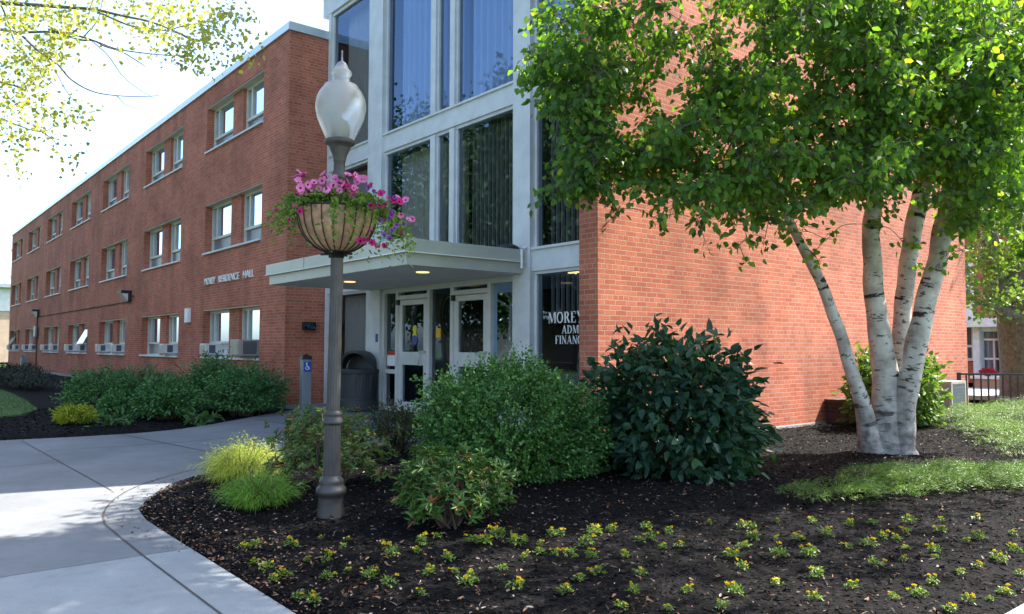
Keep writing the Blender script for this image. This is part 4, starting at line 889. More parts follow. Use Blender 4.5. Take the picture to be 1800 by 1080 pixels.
# red geraniums peeping over the azaleas
for i, (px, py, dp) in enumerate(((548, 774, 9.6), (540, 778, 9.55), (556, 772, 9.65), (606, 766, 9.7), (628, 765, 9.8), (612, 778, 9.6), (569, 779, 9.3), (440, 800, 8.0))):
    if px == 440: continue
    p = AT(px, py, dp); o = thing('geranium', ['red', 'crimson'][i % 2] + ' geranium head ' + ['left of the lamp post beside the pale azalea', 'lowest left of the lamp post', 'touching the left side of the lamp post azalea', 'just right of the lamp post', 'farthest right of the lamp post', 'below the other red heads right of the lamp post', 'half hidden behind the lamp post'][i], 'flower', (p[0], p[1], 0), 0, 'red geraniums behind the lamp post')
    z = p[2]; nn = 26; D = rdir(nn, -.2, 1); V, Fq = leaves(np.array([0, 0, z]) + D * .012, D, rdir(nn), .034, .03, .1, .1); mesh_np('flower_head', V, Fq, M['F_red'], o)
    tb = TB(); tb.add(np.array([(0, 0, 0), (.01, 0, z * .5), (0, 0, z)]), .004, 5); tb.build('stem', M['L_pet'], o)
    nn = 14; D = rdir(nn, -.1, .6); V, Fq = leaves(np.array([0, 0, z * .6]) + D * .03, D, rdir(nn, .5, 1), .06, .06); mesh_np('foliage', V, Fq, M['L_pet'], o)
# creeping junipers
def juniper(label, pts, n, seed, hgt=.2):
    global rng; keep = rng; rng = np.random.default_rng(seed); c = np.mean(pts, 0); poly = [(x, y) for x, y in pts]
    t = thing('creeping_juniper', label, 'juniper', (c[0], c[1], 0), 0, 'creeping junipers in the bed')
    lo = np.min(pts, 0); hi = np.max(pts, 0); X = rng.uniform(lo[0], hi[0], n); Y = rng.uniform(lo[1], hi[1], n)
    ins = np.array([poly_in(x, y, poly) for x, y in zip(X, Y)]); X, Y = X[ins], Y[ins]
    ed = np.array([min(edge_d(x, y, poly) / .45, 1) for x, y in zip(X, Y)])
    hh = np.array([mn.noise((x * 2.2, y * 2.2, seed)) + .5 * mn.noise((x * 6, y * 6, seed)) for x, y in zip(X, Y)])
    kp = rng.uniform(0, 1, len(X)) < np.clip(ed * 1.1 + hh * .9 + .05, .02, 1); X, Y, ed, hh = X[kp], Y[kp], ed[kp], hh[kp]
    Z = .03 + np.array([max(zbed(x, y), 0) for x, y in zip(X, Y)]) + hgt * (.25 + .75 * ed) * np.clip(.55 + .8 * hh, .1, 1.3) * rng.uniform(.4, 1, len(X)) ** .5
    a = mn.noise; ang = np.array([3 * mn.noise((x * 1.5, y * 1.5, seed + 9)) for x, y in zip(X, Y)]) + rng.normal(0, .5, len(X))
    Q = np.stack([X - c[0], Y - c[1], Z], 1); m_ = len(Q); D = np.stack([np.cos(ang), np.sin(ang), rng.uniform(.05, .7, m_)], 1)
    # each spray: a rib with needles
    Ps = []; Ds = []
    for k in range(7):
        Ps.append(Q + nrm(D) * (.018 * k)); Ds.append(nrm(D) + rdir(m_) * .75)
    Ps = np.concatenate(Ps); Ds = np.concatenate(Ds)
    V, Fq = strands(Ps, Ds, rng.uniform(.02, .042, len(Ps)), .006, .1, 2); mesh_np('foliage', V, Fq, M['L_jun'], t); rng = keep
J = lambda L: [tuple(G(x, y)[:2]) for x, y in L]
juniper('low juniper mat spreading in shade below the birch', J([(1355, 882), (1420, 902), (1500, 908), (1620, 890), (1720, 885), (1830, 880), (1830, 838), (1700, 838), (1600, 836), (1500, 845), (1440, 862)]), 14000, 31, .2)
juniper('sunlit juniper mat on the right in front of the railing', J([(1640, 745), (1700, 735), (1850, 722), (1850, 835), (1790, 830), (1740, 815), (1700, 790), (1650, 770)]), 34000, 32, .30)
# bedding marigolds
mpx = [(565,943),(612,945),(604,958),(673,950),(683,975),(654,1003),(741,958),(735,972),(769,946),(686,978),(508,965),(450,958),(541,985),(423,960),(447,983),(469,992),(480,1008),(500,1005),(527,1038),(551,1050),(573,985),(573,1015),(610,1002),(650,1012),(683,1031),(740,1045),(755,998),(754,1008),(786,985),(800,1005),(818,1025),(833,960),(850,962),(875,948),(884,1000),(830,1020),(905,1035),(906,960),(948,955),(924,982),(949,975),(974,976),(983,939),(920,948),(968,942),(1002,982),(1018,1018),(1046,940),(1045,940),(1075,934),(1138,932),(1175,937),(1193,959),(1031,960),(1037,980),(1098,982),(1125,953),(1142,950),(1165,965),(1112,1042),(995,1045),(1053,1011),(1127,1012),(1175,1068),(1090,1066),(1208,1040),(1269,1065),(1247,920),(1303,928),(1318,928),(1323,945),(1369,920),(1369,978),(1364,948),(1402,950),(1428,922),(1495,925),(1492,965),(1452,943),(1303,998),(1288,980),(1290,1040),(1438,1012),(1433,1055),(1366,1025),(1308,963),(1424,978),(1496,1033),(1538,995),(1551,946),(1526,958),(1535,922),(1576,950),(1590,938),(1597,920),(1592,962),(1588,985),(1645,970),(1645,980),(1654,915),(1717,912),(1698,952),(1720,948),(1652,935),(1689,1010),(1638,1022),(1616,1042),(1572,1054),(1670,1065),(1702,1048),(1740,1042),(1768,1030),(1755,985),(1783,968),(1780,938),(1791,1002),(1718,998)]
protos = []
def mari(seed):
    global rng; keep = rng; rng = np.random.default_rng(seed); t = bpy.data.objects.new('marigold', None); link(t)
    n = int(rng.uniform(34, 90)); D = rdir(n, -.15, 1.0); w_ = rng.uniform(.6, 1.3, 2); V, Fq = leaves(np.array([0, 0, .028]) + D * np.array([.045 * w_[0], .045 * w_[1], .035]) * rng.uniform(.5, 1, (n, 1)) + rng.normal(0, .008, (n, 3)), D + rdir(n) * .8, np.array([0, 0, 1]) + rdir(n) * .7, rng.uniform(.014, .032, n), rng.uniform(.009, .018, n)); mesh_np('foliage', V, Fq, M['L_mar'], t)
    for k in range(seed % 3 + 1):
        q = np.array([rng.normal(0, .026), rng.normal(0, .026), .058 + rng.uniform(0, .018)]); m_ = 14; D = rdir(m_, .0, 1); V, Fq = leaves(q + D * .003, D, rdir(m_), .016, .011); mesh_np('flower_head', V, Fq, M['F_yel'], t)
    rng = keep; return t
protos = [mari(k) for k in range(40, 56)]; used = set()
for i, (px, py) in enumerate(mpx):
    q = G(px, py, .05); q[2] = max(zbed(q[0], q[1]), -.0) - .005; pr_ = protos[i % 16]
    if i % 16 not in used: t = pr_; used.add(i % 16)
    else:
        t = pr_.copy(); link(t)
        for ch in pr_.children: c = ch.copy(); COL.objects.link(c); c.parent = t
    t.location = q; t.rotation_euler = (random.gauss(0, .12), random.gauss(0, .12), random.uniform(0, 6.3)); s_ = random.choice((.5, .6, .7, .75, .85, .95, 1.1)) * (1.5 if (px, py) == (1495, 925) else 1); t.scale = (s_, s_ * random.uniform(.85, 1.15), s_ * random.uniform(.8, 1.2))
    tag(t, 'small bedding plant with yellow flowers dotted in the dark front mulch', 'bedding plant', 'yellow bedding plants in the front mulch')

# ------------------------------------------------------------------ the clump birch
bt = thing('birch_tree', 'white barked clump birch with four leaning trunks in front of the sunlit brick wall', 'tree', (-4.95, 10.45, 0))
B0 = np.array([-4.95, 10.45, 0])
trunks = []
def trunk(pts, name='trunk'):
    """pts: px, py, distance, width px"""
    Q = np.array([AT(x, y, d) for x, y, d, _ in pts]); Rr = np.array([wd / 2 * d / FPX for _, _, d, wd in pts])
    S_ = spline(np.column_stack([Q, Rr]), 8); P, rr = S_[:, :3], np.maximum(S_[:, 3], .008)
    rr = rr * np.array([1 + .07 * mn.noise((p[0] * 3, p[1] * 3, p[2] * 4)) for p in P])
    P = P + np.array([[.025 * mn.noise((p[2] * 2.2, i, 1)), .025 * mn.noise((p[2] * 2.2, i, 7)), 0] for p, i in zip(P, [len(trunks)] * len(P))])
    v, f, u = tube_np(P, rr, 20)
    vv = v.reshape(len(P), 20, 3)
    for i in range(len(P)):
        fl = max(0, 1 - (P[i][2] + .02) / .32) ** 2
        for k in range(20):
            g_ = .5 * fl * max(0, math.sin(3 * k * math.pi * 2 / 20 + len(trunks))) + .045 * mn.noise((k * .9, P[i][2] * 3.0, len(trunks) * 5))
            vv[i, k] = P[i] + (vv[i, k] - P[i]) * (1 + g_)
    v = vv.reshape(-1, 3); u[:, 0] *= 2.2 + 0 * len(trunks); u[:, 0] += 3.7 * len(trunks); u[:, 1] += 5.3 * len(trunks)
    o = mesh_np(name, v - B0, f, M['birch'], bt, u, True); trunks.append((P, rr)); return o
trunk([(1561, 815, 10.35, 98), (1562, 785, 10.35, 76), (1561, 740, 10.35, 58), (1557, 670, 10.35, 46), (1548, 600, 10.3, 39), (1537, 520, 10.3, 34), (1532, 460, 10.25, 31), (1532, 400, 10.2, 29), (1540, 310, 10.1, 25), (1535, 200, 9.9, 21), (1520, 60, 9.7, 17), (1500, -100, 9.6, 11), (1480, -220, 9.6, 6)])
trunk([(1534, 815, 10.25, 42), (1530, 775, 10.25, 38), (1520, 730, 10.25, 30), (1503, 670, 10.2, 24), (1484, 610, 10.15, 22), (1463, 550, 10.1, 20), (1440, 490, 10.0, 18), (1408, 430, 9.9, 16), (1375, 365, 9.7, 13), (1340, 330, 9.4, 10), (1300, 290, 9.1, 7)])
trunk([(1584, 800, 10.6, 44), (1578, 720, 10.65, 34), (1581, 620, 10.75, 30), (1590, 520, 10.8, 29), (1606, 400, 10.9, 29), (1626, 310, 11.0, 29), (1650, 200, 11.1, 24), (1668, 60, 11.2, 18), (1680, -100, 11.3, 11), (1690, -200, 11.3, 6)])
trunk([(1586, 812, 10.2, 46), (1588, 770, 10.2, 38), (1594, 690, 10.2, 36), (1612, 600, 10.15, 36), (1636, 500, 10.1, 34), (1655, 420, 10.1, 32), (1674, 345, 10.0, 33), (1690, 300, 10.0, 29), (1715, 240, 10.0, 23), (1760, 165, 10.0, 20), (1810, 90, 10.0, 15), (1870, -30, 10.1, 8)])
# limbs and leaf clumps
clumps = []   # centre, radius, leaf count
poly_img = [(935, 95), (960, 60), (1010, -20), (1830, -20), (1830, 470), (1760, 400), (1700, 400), (1640, 345), (1560, 335), (1480, 350), (1400, 385), (1330, 400), (1270, 365), (1190, 350), (1120, 335), (1050, 330), (960, 335), (1000, 270), (1000, 205), (930, 140)]
gaps = [(1180, 150, 42), (1200, 120, 28), (1250, 265, 24), (1130, 20, 18), (1215, 25, 30), (1410, 120, 26), (1440, 225, 28), (1500, 130, 26), (1480, 235, 24), (1690, 100, 22), (1275, 30, 14), (1100, 205, 26), (1300, 80, 30)]
cnt = 0
def hot(px, py):
    for gx, gy, gr in gaps:
        if math.hypot(px - gx, py - gy) < gr + 12: return True
    return False
while cnt < 520:
    px, py = rng.uniform(925, 1830), rng.uniform(-20, 450)
    if not poly_in(px, py, poly_img) or hot(px, py): continue
    tx = (px - 925) / 900; dep = rng.uniform(8.0, 9.5) if px < 1130 else rng.uniform(7.6, 10.6) if px < 1600 else rng.uniform(8.2, 11.4)
    clumps.append((AT(px, py, dep), rng.uniform(.20, .38), 62)); cnt += 1
for px, py, dep, r, n in ((920, 128, 8.6, .10, 10), (940, 118, 8.6, .14, 14), (965, 95, 8.6, .2, 20), (975, 165, 8.5, .14, 12), (952, 346, 8.4, .13, 14), (985, 332, 8.4, .18, 20), (1010, 300, 8.5, .2, 24), (1030, 350, 8.4, .15, 14), (1085, 368, 8.3, .1, 8), (1155, 385, 8.4, .10, 9), (1165, 405, 8.4, .06, 5), (1190, 360, 8.4, .15, 14),
                          (1232, 405, 8.2, .12, 12), (1240, 428, 8.2, .06, 5), (1225, 385, 8.2, .12, 12), (1300, 430, 8.3, .14, 14), (1310, 460, 8.3, .07, 6), (1345, 420, 8.5, .16, 16), (1290, 395, 8.3, .15, 15), (1400, 410, 9.2, .2, 20), (1455, 420, 9.4, .12, 10), (1440, 465, 9.6, .07, 6), (1430, 445, 9.6, .1, 8),
                          (1560, 360, 9.4, .2, 22), (1535, 340, 9.3, .18, 20), (1590, 430, 9.3, .07, 5), (1540, 395, 9.3, .13, 12), (1618, 430, 10.7, .12, 9), (1610, 470, 10.7, .09, 6), (1690, 410, 9.9, .15, 14), (1670, 450, 9.9, .12, 9), (1690, 440, 9.9, .1, 8), (1655, 470, 9.9, .07, 5), (1720, 390, 10.4, .2, 20), (1700, 350, 10.2, .25, 26)):
    clumps.append((AT(px, py, dep), r, n))
for _ in range(130):
    clumps.append((AT(rng.uniform(1440, 1790), rng.uniform(-10, 320), rng.uniform(8.2, 9.6)), rng.uniform(.2, .34), 44))
for _ in range(60):
    px, py = rng.uniform(990, 1330), rng.uniform(150, 340)
    if not hot(px, py) and poly_in(px, py, poly_img): clumps.append((AT(px, py, rng.uniform(8.0, 9.2)), rng.uniform(.2, .32), 44))
# upper crown, mostly above the frame; clumps added to shade bed and walk
shade = [(-6.75, -.5), (-6.75, 1.5), (-7.3, 3), (-7.5, 5), (-6.9, 8), (-5, 9.0), (-1, 9.8), (0, -.5)]
kc = 0
while kc < 860:
    gx, gy = (rng.uniform(-7.5, 0), rng.uniform(-.5, 9.8)) if kc < 520 else (rng.uniform(-6.7, -3.2), rng.uniform(-.5, 1.6)); hz = rng.uniform(3.8, 11.0)
    if not poly_in(gx, gy, shade): continue
    q = np.array([gx, gy, 0]) + hz * np.array(sd) / sd.z; e_ = (q - np.array([-4.1, 9.0, 6.9])) / np.array([3.5, 5.2, 4.8])
    if e_ @ e_ > 1: continue
    v = q - EYE; dp = v @ Fv; py = 540 - FPX * (v @ Uv) / dp; px = 900 + FPX * (v @ Rv) / dp
    if py > -45 and px < 1840 and not (px > 1150 and py < 330 and not hot(px, py)): continue
    clumps.append((q, rng.uniform(.25, .42), 40)); kc += 1
TP = np.concatenate([P[20:] for P, _ in trunks]); TRr = np.concatenate([r[20:] for _, r in trunks])
tb = TB(); LP = []; LA = []; nodes = [(p, r) for p, r in zip(TP, TRr)]
order = sorted(range(len(clumps)), key=lambda i: np.min(np.linalg.norm(TP - clumps[i][0], axis=1)))
NP = [p for p, _ in nodes]; NR = [r for _, r in nodes]
for i in order:
    c, r, n = clumps[i]; A_ = np.array(NP); dz = c[2] - A_[:, 2]; dist = np.linalg.norm(A_ - c, axis=1) + np.where(dz < -.1, 1.2 * -dz, 0)
    k = int(np.argmin(dist)); p0 = A_[k]; L = np.linalg.norm(c - p0)
    r0 = min(NR[k] * .75, .006 + .010 * L); mid = (p0 + c) / 2 + np.array([0, 0, .10 * L]) + rng.normal(0, .05 * L, 3)
    P = spline([p0, mid, c], 5); rr = np.linspace(r0, .004, len(P)); tb.add(P, rr, 6)
    for q, s_ in zip(P[3:], rr[3:]): NP.append(q); NR.append(max(s_, .005))
    # drooping twigs carrying leaves
    tw = max(3, n // 5)
    for _ in range(tw):
        d = rdir(1, -.7, .8)[0]; e = c + d * r * rng.uniform(.6, 1.15) - np.array([0, 0, .12 * r])
        q = np.array([c + rng.normal(0, .03, 3), (c + e) / 2 + np.array([0, 0, .05]), e]); tb.add(q, np.array([.004, .003, .0015]), 4)
        for t_ in np.linspace(.3, 1.05, max(2, n // tw)):
            pt_ = (1 - t_) ** 2 * q[0] + 2 * t_ * (1 - t_) * q[1] + t_ ** 2 * q[2] + rng.normal(0, .03, 3); LP.append(pt_); LA.append(d * .55 + np.array([0, 0, -.75]) + rng.normal(0, .45, 3))
LP = np.array(LP); LA = np.array(LA); n = len(LP)
Nn = np.array([.2, -.45, .55]) + rdir(n) * .8
V, Fq = leaves(LP, LA, Nn, rng.uniform(.062, .10, n), rng.uniform(.05, .078, n), .08, .14)
mesh_np('crown', V - B0, Fq, M['L_birch'], bt); o = tb.build('branches', M['bark'], None); o.data.transform(Matrix.Translation(-Vector(B0))); o.parent = bt
print('birch leaves', n)

# ------------------------------------------------------------------ street tree whose boughs enter top left
mp_ = np.array([-15.6, -1.6, 0]); mt_ = thing('maple_tree', 'yellowing maple whose backlit boughs reach in at the upper left', 'tree', tuple(mp_))
tb = TB(); D0 = 10.5
tb.add(spline([mp_ + [0, 0, -.1], mp_ + [.05, 0, 2], mp_ + [.1, .1, 4], mp_ + [.3, .2, 6.5], mp_ + [.2, .2, 9]], 6), np.linspace(.26, .07, 25), 14)
def bough(pts, w0, w1, dep=D0):
    P = spline([AT(x, y, dep + k * .05) for k, (x, y) in enumerate(pts)], 6); tb.add(P, np.linspace(w0, w1, len(P)) / 2 * dep / FPX, 6); return P
src = mp_ + np.array([.12, .1, 4.4])
BW = []
for pts, w0, w1 in (([(-60, -2), (0, 5), (60, 9), (115, 13), (165, 17), (215, 28), (262, 38), (300, 52), (340, 70)], 9, 2), ([(160, 16), (205, 36), (232, 46), (270, 52), (310, 58), (350, 80)], 4, 1.5), ([(-60, 40), (0, 52), (38, 57), (95, 57), (140, 70), (165, 72), (200, 85), (240, 92), (300, 98), (345, 97)], 6, 1.2), ([(85, 52), (125, 60), (165, 72), (185, 82), (215, 92), (245, 110), (256, 118)], 4, 1.2),
                    ([(40, 64), (70, 92), (100, 112), (125, 140), (160, 160), (200, 168), (250, 170), (280, 168)], 4.5, 1), ([(165, 75), (190, 98), (215, 133), (245, 158), (275, 175)], 2, .8), ([(0, 5), (15, 40), (25, 72), (45, 95), (70, 125), (95, 150)], 3, 1), ([(-60, 130), (0, 144), (30, 152), (45, 154)], 4, 1.5), ([(-40, 200), (0, 208), (35, 222), (75, 232), (105, 215)], 3.5, 1), ([(75, 232), (95, 248), (100, 262)], 2, .8), ([(125, 60), (150, 38), (160, 10), (168, -10)], 2.5, 1.5), ([(150, 62), (172, 35), (180, 0)], 2, 1), ([(262, 38), (280, 18), (292, -5)], 2, 1), ([(300, 52), (345, 42), (380, 55), (410, 75), (440, 95)], 2, .8), ([(205, 168), (222, 185), (250, 192)], 1.5, .7), ([(70, 92), (90, 75), (60, 60)], 1.5, .7), ([(100, 130), (120, 165), (150, 195), (165, 200)], 1.5, .7)):
    BW.append(bough(pts, w0, w1))
for P in BW[:9]:
    if P[0] @ Rv * FPX < 0: pass
for i in (0, 2, 7, 8): tb.add(spline([src + [0, 0, .3 * i - 1], (src + BW[i][0]) / 2 + [0, 0, .3], BW[i][0]], 6), np.linspace(.07, .035, 13), 8)
tb.build('branches', M['bark'], mt_); o = mt_.children[0]; o.data.transform(Matrix.Translation(-Vector(mp_)))
LP = []
for (x0, y0, x1, y1, n) in ((0, 0, 430, 45, 420), (0, 20, 140, 110, 420), (280, 20, 400, 110, 190), (0, 100, 90, 240, 330), (330, 60, 445, 120, 90), (90, 170, 155, 215, 70), (0, 240, 40, 285, 40), (100, 255, 140, 290, 24), (220, 45, 300, 100, 60), (350, 100, 400, 125, 20), (0, 290, 40, 320, 14), (-300, -300, 0, 260, 900), (-100, -420, 420, 0, 900)):
    for _ in range(max(1, n // 4)):
        cx, cy = rng.uniform(x0, x1), rng.uniform(y0, y1); dd = D0 + rng.uniform(-1.0, 1.2)
        for _ in range(7): LP.append(AT(cx + rng.normal(0, 15), cy + rng.normal(0, 10), dd + rng.normal(0, .08)))
LP = np.array(LP); n = len(LP)
V, Fq = leaves(LP, rdir(n) * .8 + np.array([0, 0, -.5]), rdir(n), rng.uniform(.04, .075, n), rng.uniform(.035, .065, n)); mesh_np('crown', V - mp_, Fq, M['L_maple'], mt_)

# ------------------------------------------------------------------ generic crown for other trees
def tree(name, label, loc, h, cr, n, ls, mt, seed, trunk_r=.25, zlo=.35, group=None, sc=(1, 1, .8), limbs=True):
    global rng; keep = rng; rng = np.random.default_rng(seed); t = thing(name, label, 'tree', loc, 0, group)
    tb = TB(); top = np.array([0, 0, h * .8]); tb.add(spline([(0, 0, -.1), (.05, 0, h * .2), (.1, .1, h * .45), top], 5), np.linspace(trunk_r, trunk_r * .25, 16), 12)
    cl = []
    for _ in range(max(12, n // 130)):
        d = rdir(1, -.5, 1)[0]; c = np.array([0, 0, h * (zlo + 1) / 2]) + d * np.array([cr * sc[0], cr * sc[1], h * (1 - zlo) / 2 * sc[2] * 1.2]) * rng.uniform(.5, 1) ** .5; cl.append(c)
        z0 = rng.uniform(.25, .6) * h; tb.add(spline([(.06, .05, z0), np.array([0, 0, z0]) * .5 + c * .5 + [0, 0, .3], c], 4), np.linspace(trunk_r * .32, .02, 9), 6)
    P = np.concatenate([c + rng.normal(0, cr * .17, (130, 3)) for c in cl]); m_ = len(P)
    V, Fq = leaves(P, rdir(m_) + np.array([0, 0, -.4]), rdir(m_) + np.array([0, 0, .4]), rng.uniform(ls * .7, ls * 1.3, m_), rng.uniform(ls * .5, ls * .9, m_)); mesh_np('crown', V, Fq, mt, t)
    tb.build('trunk', M['bark'], t); rng = keep; return t
# trees across the road (seen mirrored in the glass)
for i, (x, y, h, cr) in enumerate(((-54, -18, 20, 7.5), (-43, -19, 17, 6.5), (-34, -17, 18.5, 6.8), (-26, -20, 18, 6.5), (-18, -18, 15, 6.0))):
    tree('street_tree', 'leafy tree across the road, ' + ['farthest left', 'second from the left', 'middle one', 'fourth from the left', 'nearest'][i], (x, y, -.15), h, cr, 15000, .34, M['L_far'], 60 + i, .3, .13, 'trees across the road')
for i, (x, y, h, cr) in enumerate(((-78, -27, 14, 6.5), (-66, -29, 15, 7), (-56, -27, 13, 6.5), (-47, -29, 14, 6.5), (-38, -27, 12, 6))):
    tree('street_tree', 'low branched tree in the row behind the road, ' + ['first', 'second', 'third', 'fourth', 'fifth'][i] + ' from the left', (x, y, -.15), h, cr, 9000, .45, M['L_far'], 80 + i, .3, .10, 'trees across the road')
# big old tree on the right
gt = thing('old_tree', 'massive dark trunked tree at the right edge behind the railing', 'tree', (-7.7, 25.4, 0)); g0 = np.array([-7.7, 25.4, 0]); tb = TB()
def limb(pts, dep=22.3):
    P = spline([AT(x, y, dep) for x, y, _ in pts], 6); wd = np.interp(np.arange(len(P)), np.arange(0, len(pts) * 6, 6)[:len(pts)], [q[2] for q in pts]); tb.add(P, wd / 2 * dep / FPX, 16)
limb([(1812, 735, 100), (1808, 690, 88), (1806, 640, 84), (1802, 570, 86), (1800, 500, 74), (1815, 400, 60), (1825, 300, 44)]); limb([(1800, 600, 60), (1772, 540, 36), (1752, 480, 30), (1742, 430, 26), (1736, 390, 22), (1715, 350, 14), (1700, 310, 8)]); limb([(1745, 440, 14), (1722, 415, 11), (1702, 378, 8), (1690, 340, 5)], 22.0); limb([(1790, 560, 30), (1755, 545, 18), (1722, 532, 9), (1705, 522, 5)], 22.0)
o = tb.build('trunk', M['bark'], None); o.data.transform(Matrix.Translation(-Vector(g0))); o.parent = gt
LP = []
for (x0, y0, x1, y1, n) in ((1700, 440, 1800, 540, 900), (1740, 520, 1800, 560, 160), (1690, 330, 1830, 440, 900), (1690, 200, 1850, 340, 1200), (1700, 505, 1725, 560, 60), (1680, -100, 1900, 200, 1500)):
    for _ in range(n // 8):
        cx, cy = rng.uniform(x0, x1), rng.uniform(y0, y1); dd = 21.2 + rng.uniform(-1.6, 1.6)
        for _ in range(8): LP.append(AT(cx + rng.normal(0, 9), cy + rng.normal(0, 6), dd + rng.normal(0, .2)))
LP = np.array(LP); n = len(LP); V, Fq = leaves(LP, rdir(n) + np.array([0, 0, -.3]), np.array([0, 0, .6]) + rdir(n) * .8, rng.uniform(.09, .16, n), rng.uniform(.08, .13, n)); mesh_np('crown', V - g0, Fq, M['L_bigtree'], gt)

# ------------------------------------------------------------------ right hand background
t = thing('condenser_unit', 'tan and grey air conditioning condenser standing on the ground by the brick wall', 'air conditioner', (-6.72, 16.35, .03))
b = MB(); b.box(-.36, .36, -.36, .36, 0, .06); b.box(-.34, .34, -.34, .34, .69, .74); [b.box(x0, x0 + .05, y0, y0 + .05, .06, .69) for x0 in (-.34, .29) for y0 in (-.34, .29)]; b.box(-.285, .285, -.335, -.32, .06, .69); b.build('casing', M['ac_tan'], t)
b = MB(); [b.box(-.33 + .06 * k, -.315 + .06 * k, -.345, -.336, .08, .68) for k in range(11)]; b.build('louvres', M['ac_tan'], t)
b = MB(); [b.box(.325, .338, -.28 + .045 * k, -.268 + .045 * k, .06, .69) for k in range(13)]; [b.box(.32, .33, -.285, .285, .07 + .06 * k, .082 + .06 * k) for k in range(11)]; b.box(.29, .30, -.28, .28, .06, .69); b.build('coil_guard', M['grille'], t)
q = np.array([-6.8, 13.2]); t = thing('window_well', 'low dark brick box with a reddish cap against the wall behind the birch', 'window well', (-6.93, 13.4, 0))
b = MB(); b.box(-.28, .30, -.45, .45, 0, .46); b.build('wall', M['brick_dark'], t); b = MB(); b.box(-.30, .34, -.49, .49, .462, .52); b.build('cap', M['brick_dark'], t, True, .006)
p0 = Vector((-6.98, 17.9, 0)); rd = Vector((Rv[0], Rv[1], 0)).normalized(); t = thing('railing', 'black metal railing with thin upright bars at the far end of the wall', 'railing', p0, math.atan2(rd.y, rd.x)); b = MB(); Ht = .88
for k, x in enumerate((0, 1.75, 3.5)): MB().box(x - .03, x + .03, -.03, .03, 0, Ht + .015).build('post', M['dark'], t)
MB().box(.032, 3.5, -.025, .025, Ht - .04, Ht).build('top_rail', M['dark'], t); MB().box(.032, 3.5, -.018, .018, .1, .13).build('bottom_rail', M['dark'], t)
for k in range(1, 23):
    x = k * .155
    if abs(x - 1.75) > .05 and x < 3.45: MB().box(x - .012, x + .012, -.012, .012, .132, Ht - .042).build('baluster', M['dark'], t)
# neighbouring hall across the court
YN = 35.0; t = thing('neighbour_hall', 'brick building across the court with white windows, white door surround and white eaves', 'building', (-14, YN, 0))
def L_(b, name, mt): o = b.build(name, mt, t); o.data.transform(Matrix.Translation(-Vector(t.location))); return o
zt_ = AT(1715, 405, 36.5)[2]
b = MB(); b.box(-40, 6, YN, YN + 12, 0, 6.6); L_(b, 'wall', M['brick']); b = MB(); b.box(-41, 7, YN - .8, YN + 12.5, 6.6, 7.0); L_(b, 'eaves', M['wht']); b = MB(); b.face([(-41, YN - .8, 7.001), (7, YN - .8, 7.001), (7, YN + 6, 8.4), (-41, YN + 6, 8.4)]); L_(b, 'roof', M['roofgray'])
def nwin(x0, x1, z0, z1):
    b = MB(); b.box(x0, x1, YN - .08, YN - .002, z0, z1); f = L_(b, 'window', M['wht']); xm = (x0 + x1) / 2; b = MB()
    b.quad((x0 + .12, YN - .09, z0 + .12), (x1 - .12, YN - .09, z0 + .12), (x1 - .12, YN - .09, (z0 + z1) / 2 - .3), (x0 + .12, YN - .09, (z0 + z1) / 2 - .3)); b.quad((x0 + .12, YN - .09, (z0 + z1) / 2 - .2), (x1 - .12, YN - .09, (z0 + z1) / 2 - .2), (x1 - .12, YN - .09, z1 - .12), (x0 + .12, YN - .09, z1 - .12)); o = b.build('pane', M['pane'], f); o.data.transform(Matrix.Translation(-Vector(t.location)))
for z0, z1 in ((.9, 2.6), (3.3, 4.9)): nwin(-13.5, -12.98, z0, z1); nwin(-17, -16, z0, z1); nwin(-20, -19, z0, z1); nwin(-9.6, -8.7, z0, z1)
b = MB(); b.box(-13.55, -12.95, YN - .09, YN - .003, 2.62, 3.28); L_(b, 'window_spandrel', M['wht'])
b = MB(); b.box(-13.6, -10.9, YN - 1.0, YN - .003, 2.25, 2.6); b.box(-12.86, -12.62, YN - .6, YN - .004, 0, 2.25); b.box(-11.9, -11.66, YN - .6, YN - .004, 0, 2.25); b.box(-12.62, -11.9, YN - .3, YN - .004, 2.08, 2.25); L_(b, 'door_surround', M['wht'])
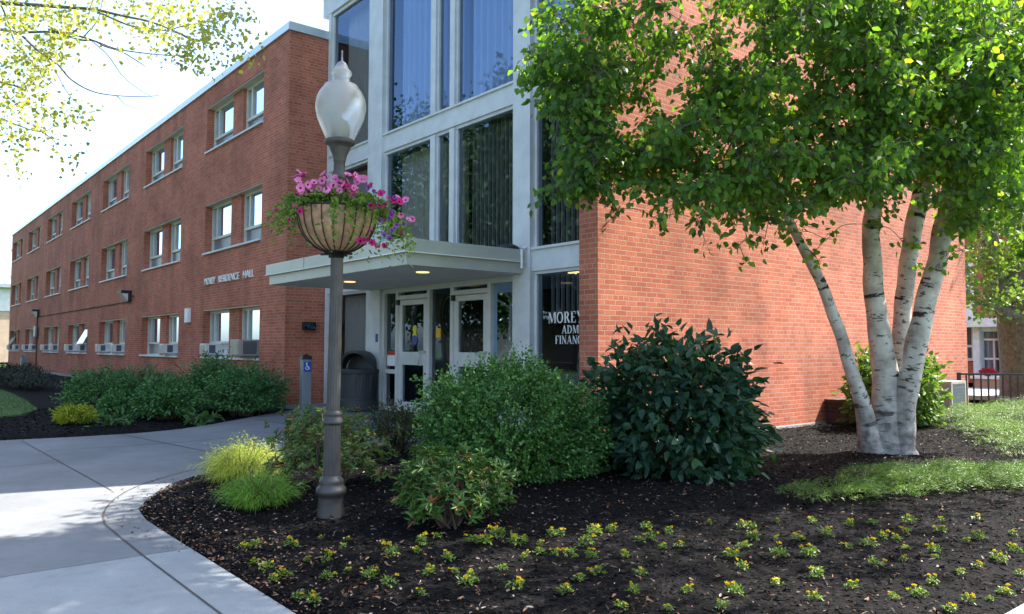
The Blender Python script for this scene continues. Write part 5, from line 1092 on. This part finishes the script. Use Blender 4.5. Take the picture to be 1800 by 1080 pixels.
b = MB(); b.box(-12.62, -11.9, YN - .1, YN - .004, 0, 2.08); L_(b, 'door', M['pane']); b = MB(); b.box(-12.62, -11.9, YN - .14, YN - .102, .95, 1.03); b.box(-12.62, -11.9, YN - .14, YN - .102, 1.72, 1.8); b.box(-12.29, -12.23, YN - .141, YN - .103, .1, 1.72); L_(b, 'door_rails', M['wht'])
t = thing('court_planter', 'low pale masonry planter wall in the court behind the railing', 'planter', (-9.4, 30.6, 0))
b = MB(); b.box(-1.9, 1.6, -.35, .35, 0, .34); b.build('wall', M['brick_tan'], t); b = MB(); b.box(-2.0, 1.7, -.42, .42, .342, .44); b.build('coping', M['wht'], t)
shrub('court_flowers', 'mound of pink and red flowers on the court planter', 'flowers', (-10.95, 30.5, .42), .26, .2, .30, 70, 5, .06, .05, M['F_red'], 71)
# pale barn-like building beyond the far end of the wing
t = thing('far_building', 'tan brick building with a grey ribbed metal roof beyond the far end of the wing', 'building', (-88, 14, 0))
b = MB(); b.box(-8, 8, -12, 30, 0, 4.4); b.build('wall', M['brick_tan'], t); b = MB(); b.box(-8.06, 8.06, -12.06, 30.06, 4.402, 6.4); b.build('siding', M['white'], t)
b = MB(); b.box(-8.6, 8.6, -12.6, 30.6, 6.402, 6.7); b.face([(8.6, -12.6, 6.702), (8.6, 30.6, 6.702), (0, 30.6, 12.0), (0, -12.6, 12.0)]); b.face([(-8.6, 30.6, 6.702), (-8.6, -12.6, 6.702), (0, -12.6, 12.0), (0, 30.6, 12.0)]); b.face([(8.6, -12.6, 6.702), (0, -12.6, 12.0), (-8.6, -12.6, 6.702)])
for k in range(80):
    y = -12.5 + k * .54; b.face([(8.6, y, 6.76), (8.6, y + .08, 6.76), (0, y + .08, 12.06), (0, y, 12.06)])
b.build('roof', M['roofgray'], t)
# low pale building over the road, mirrored in the glass
t = thing('pale_building', 'long low pale building across the road', 'building', (-30, -38, 0)); b = MB(); b.box(-40, 25, -6, 6, -.15, 3.6); b.build('wall', M['brick_tan'], t); b = MB(); b.box(-40.3, 25.3, -6.3, 6.3, 3.602, 3.9); b.build('roof', M['roofgray'], t)
bpy.context.view_layer.update()
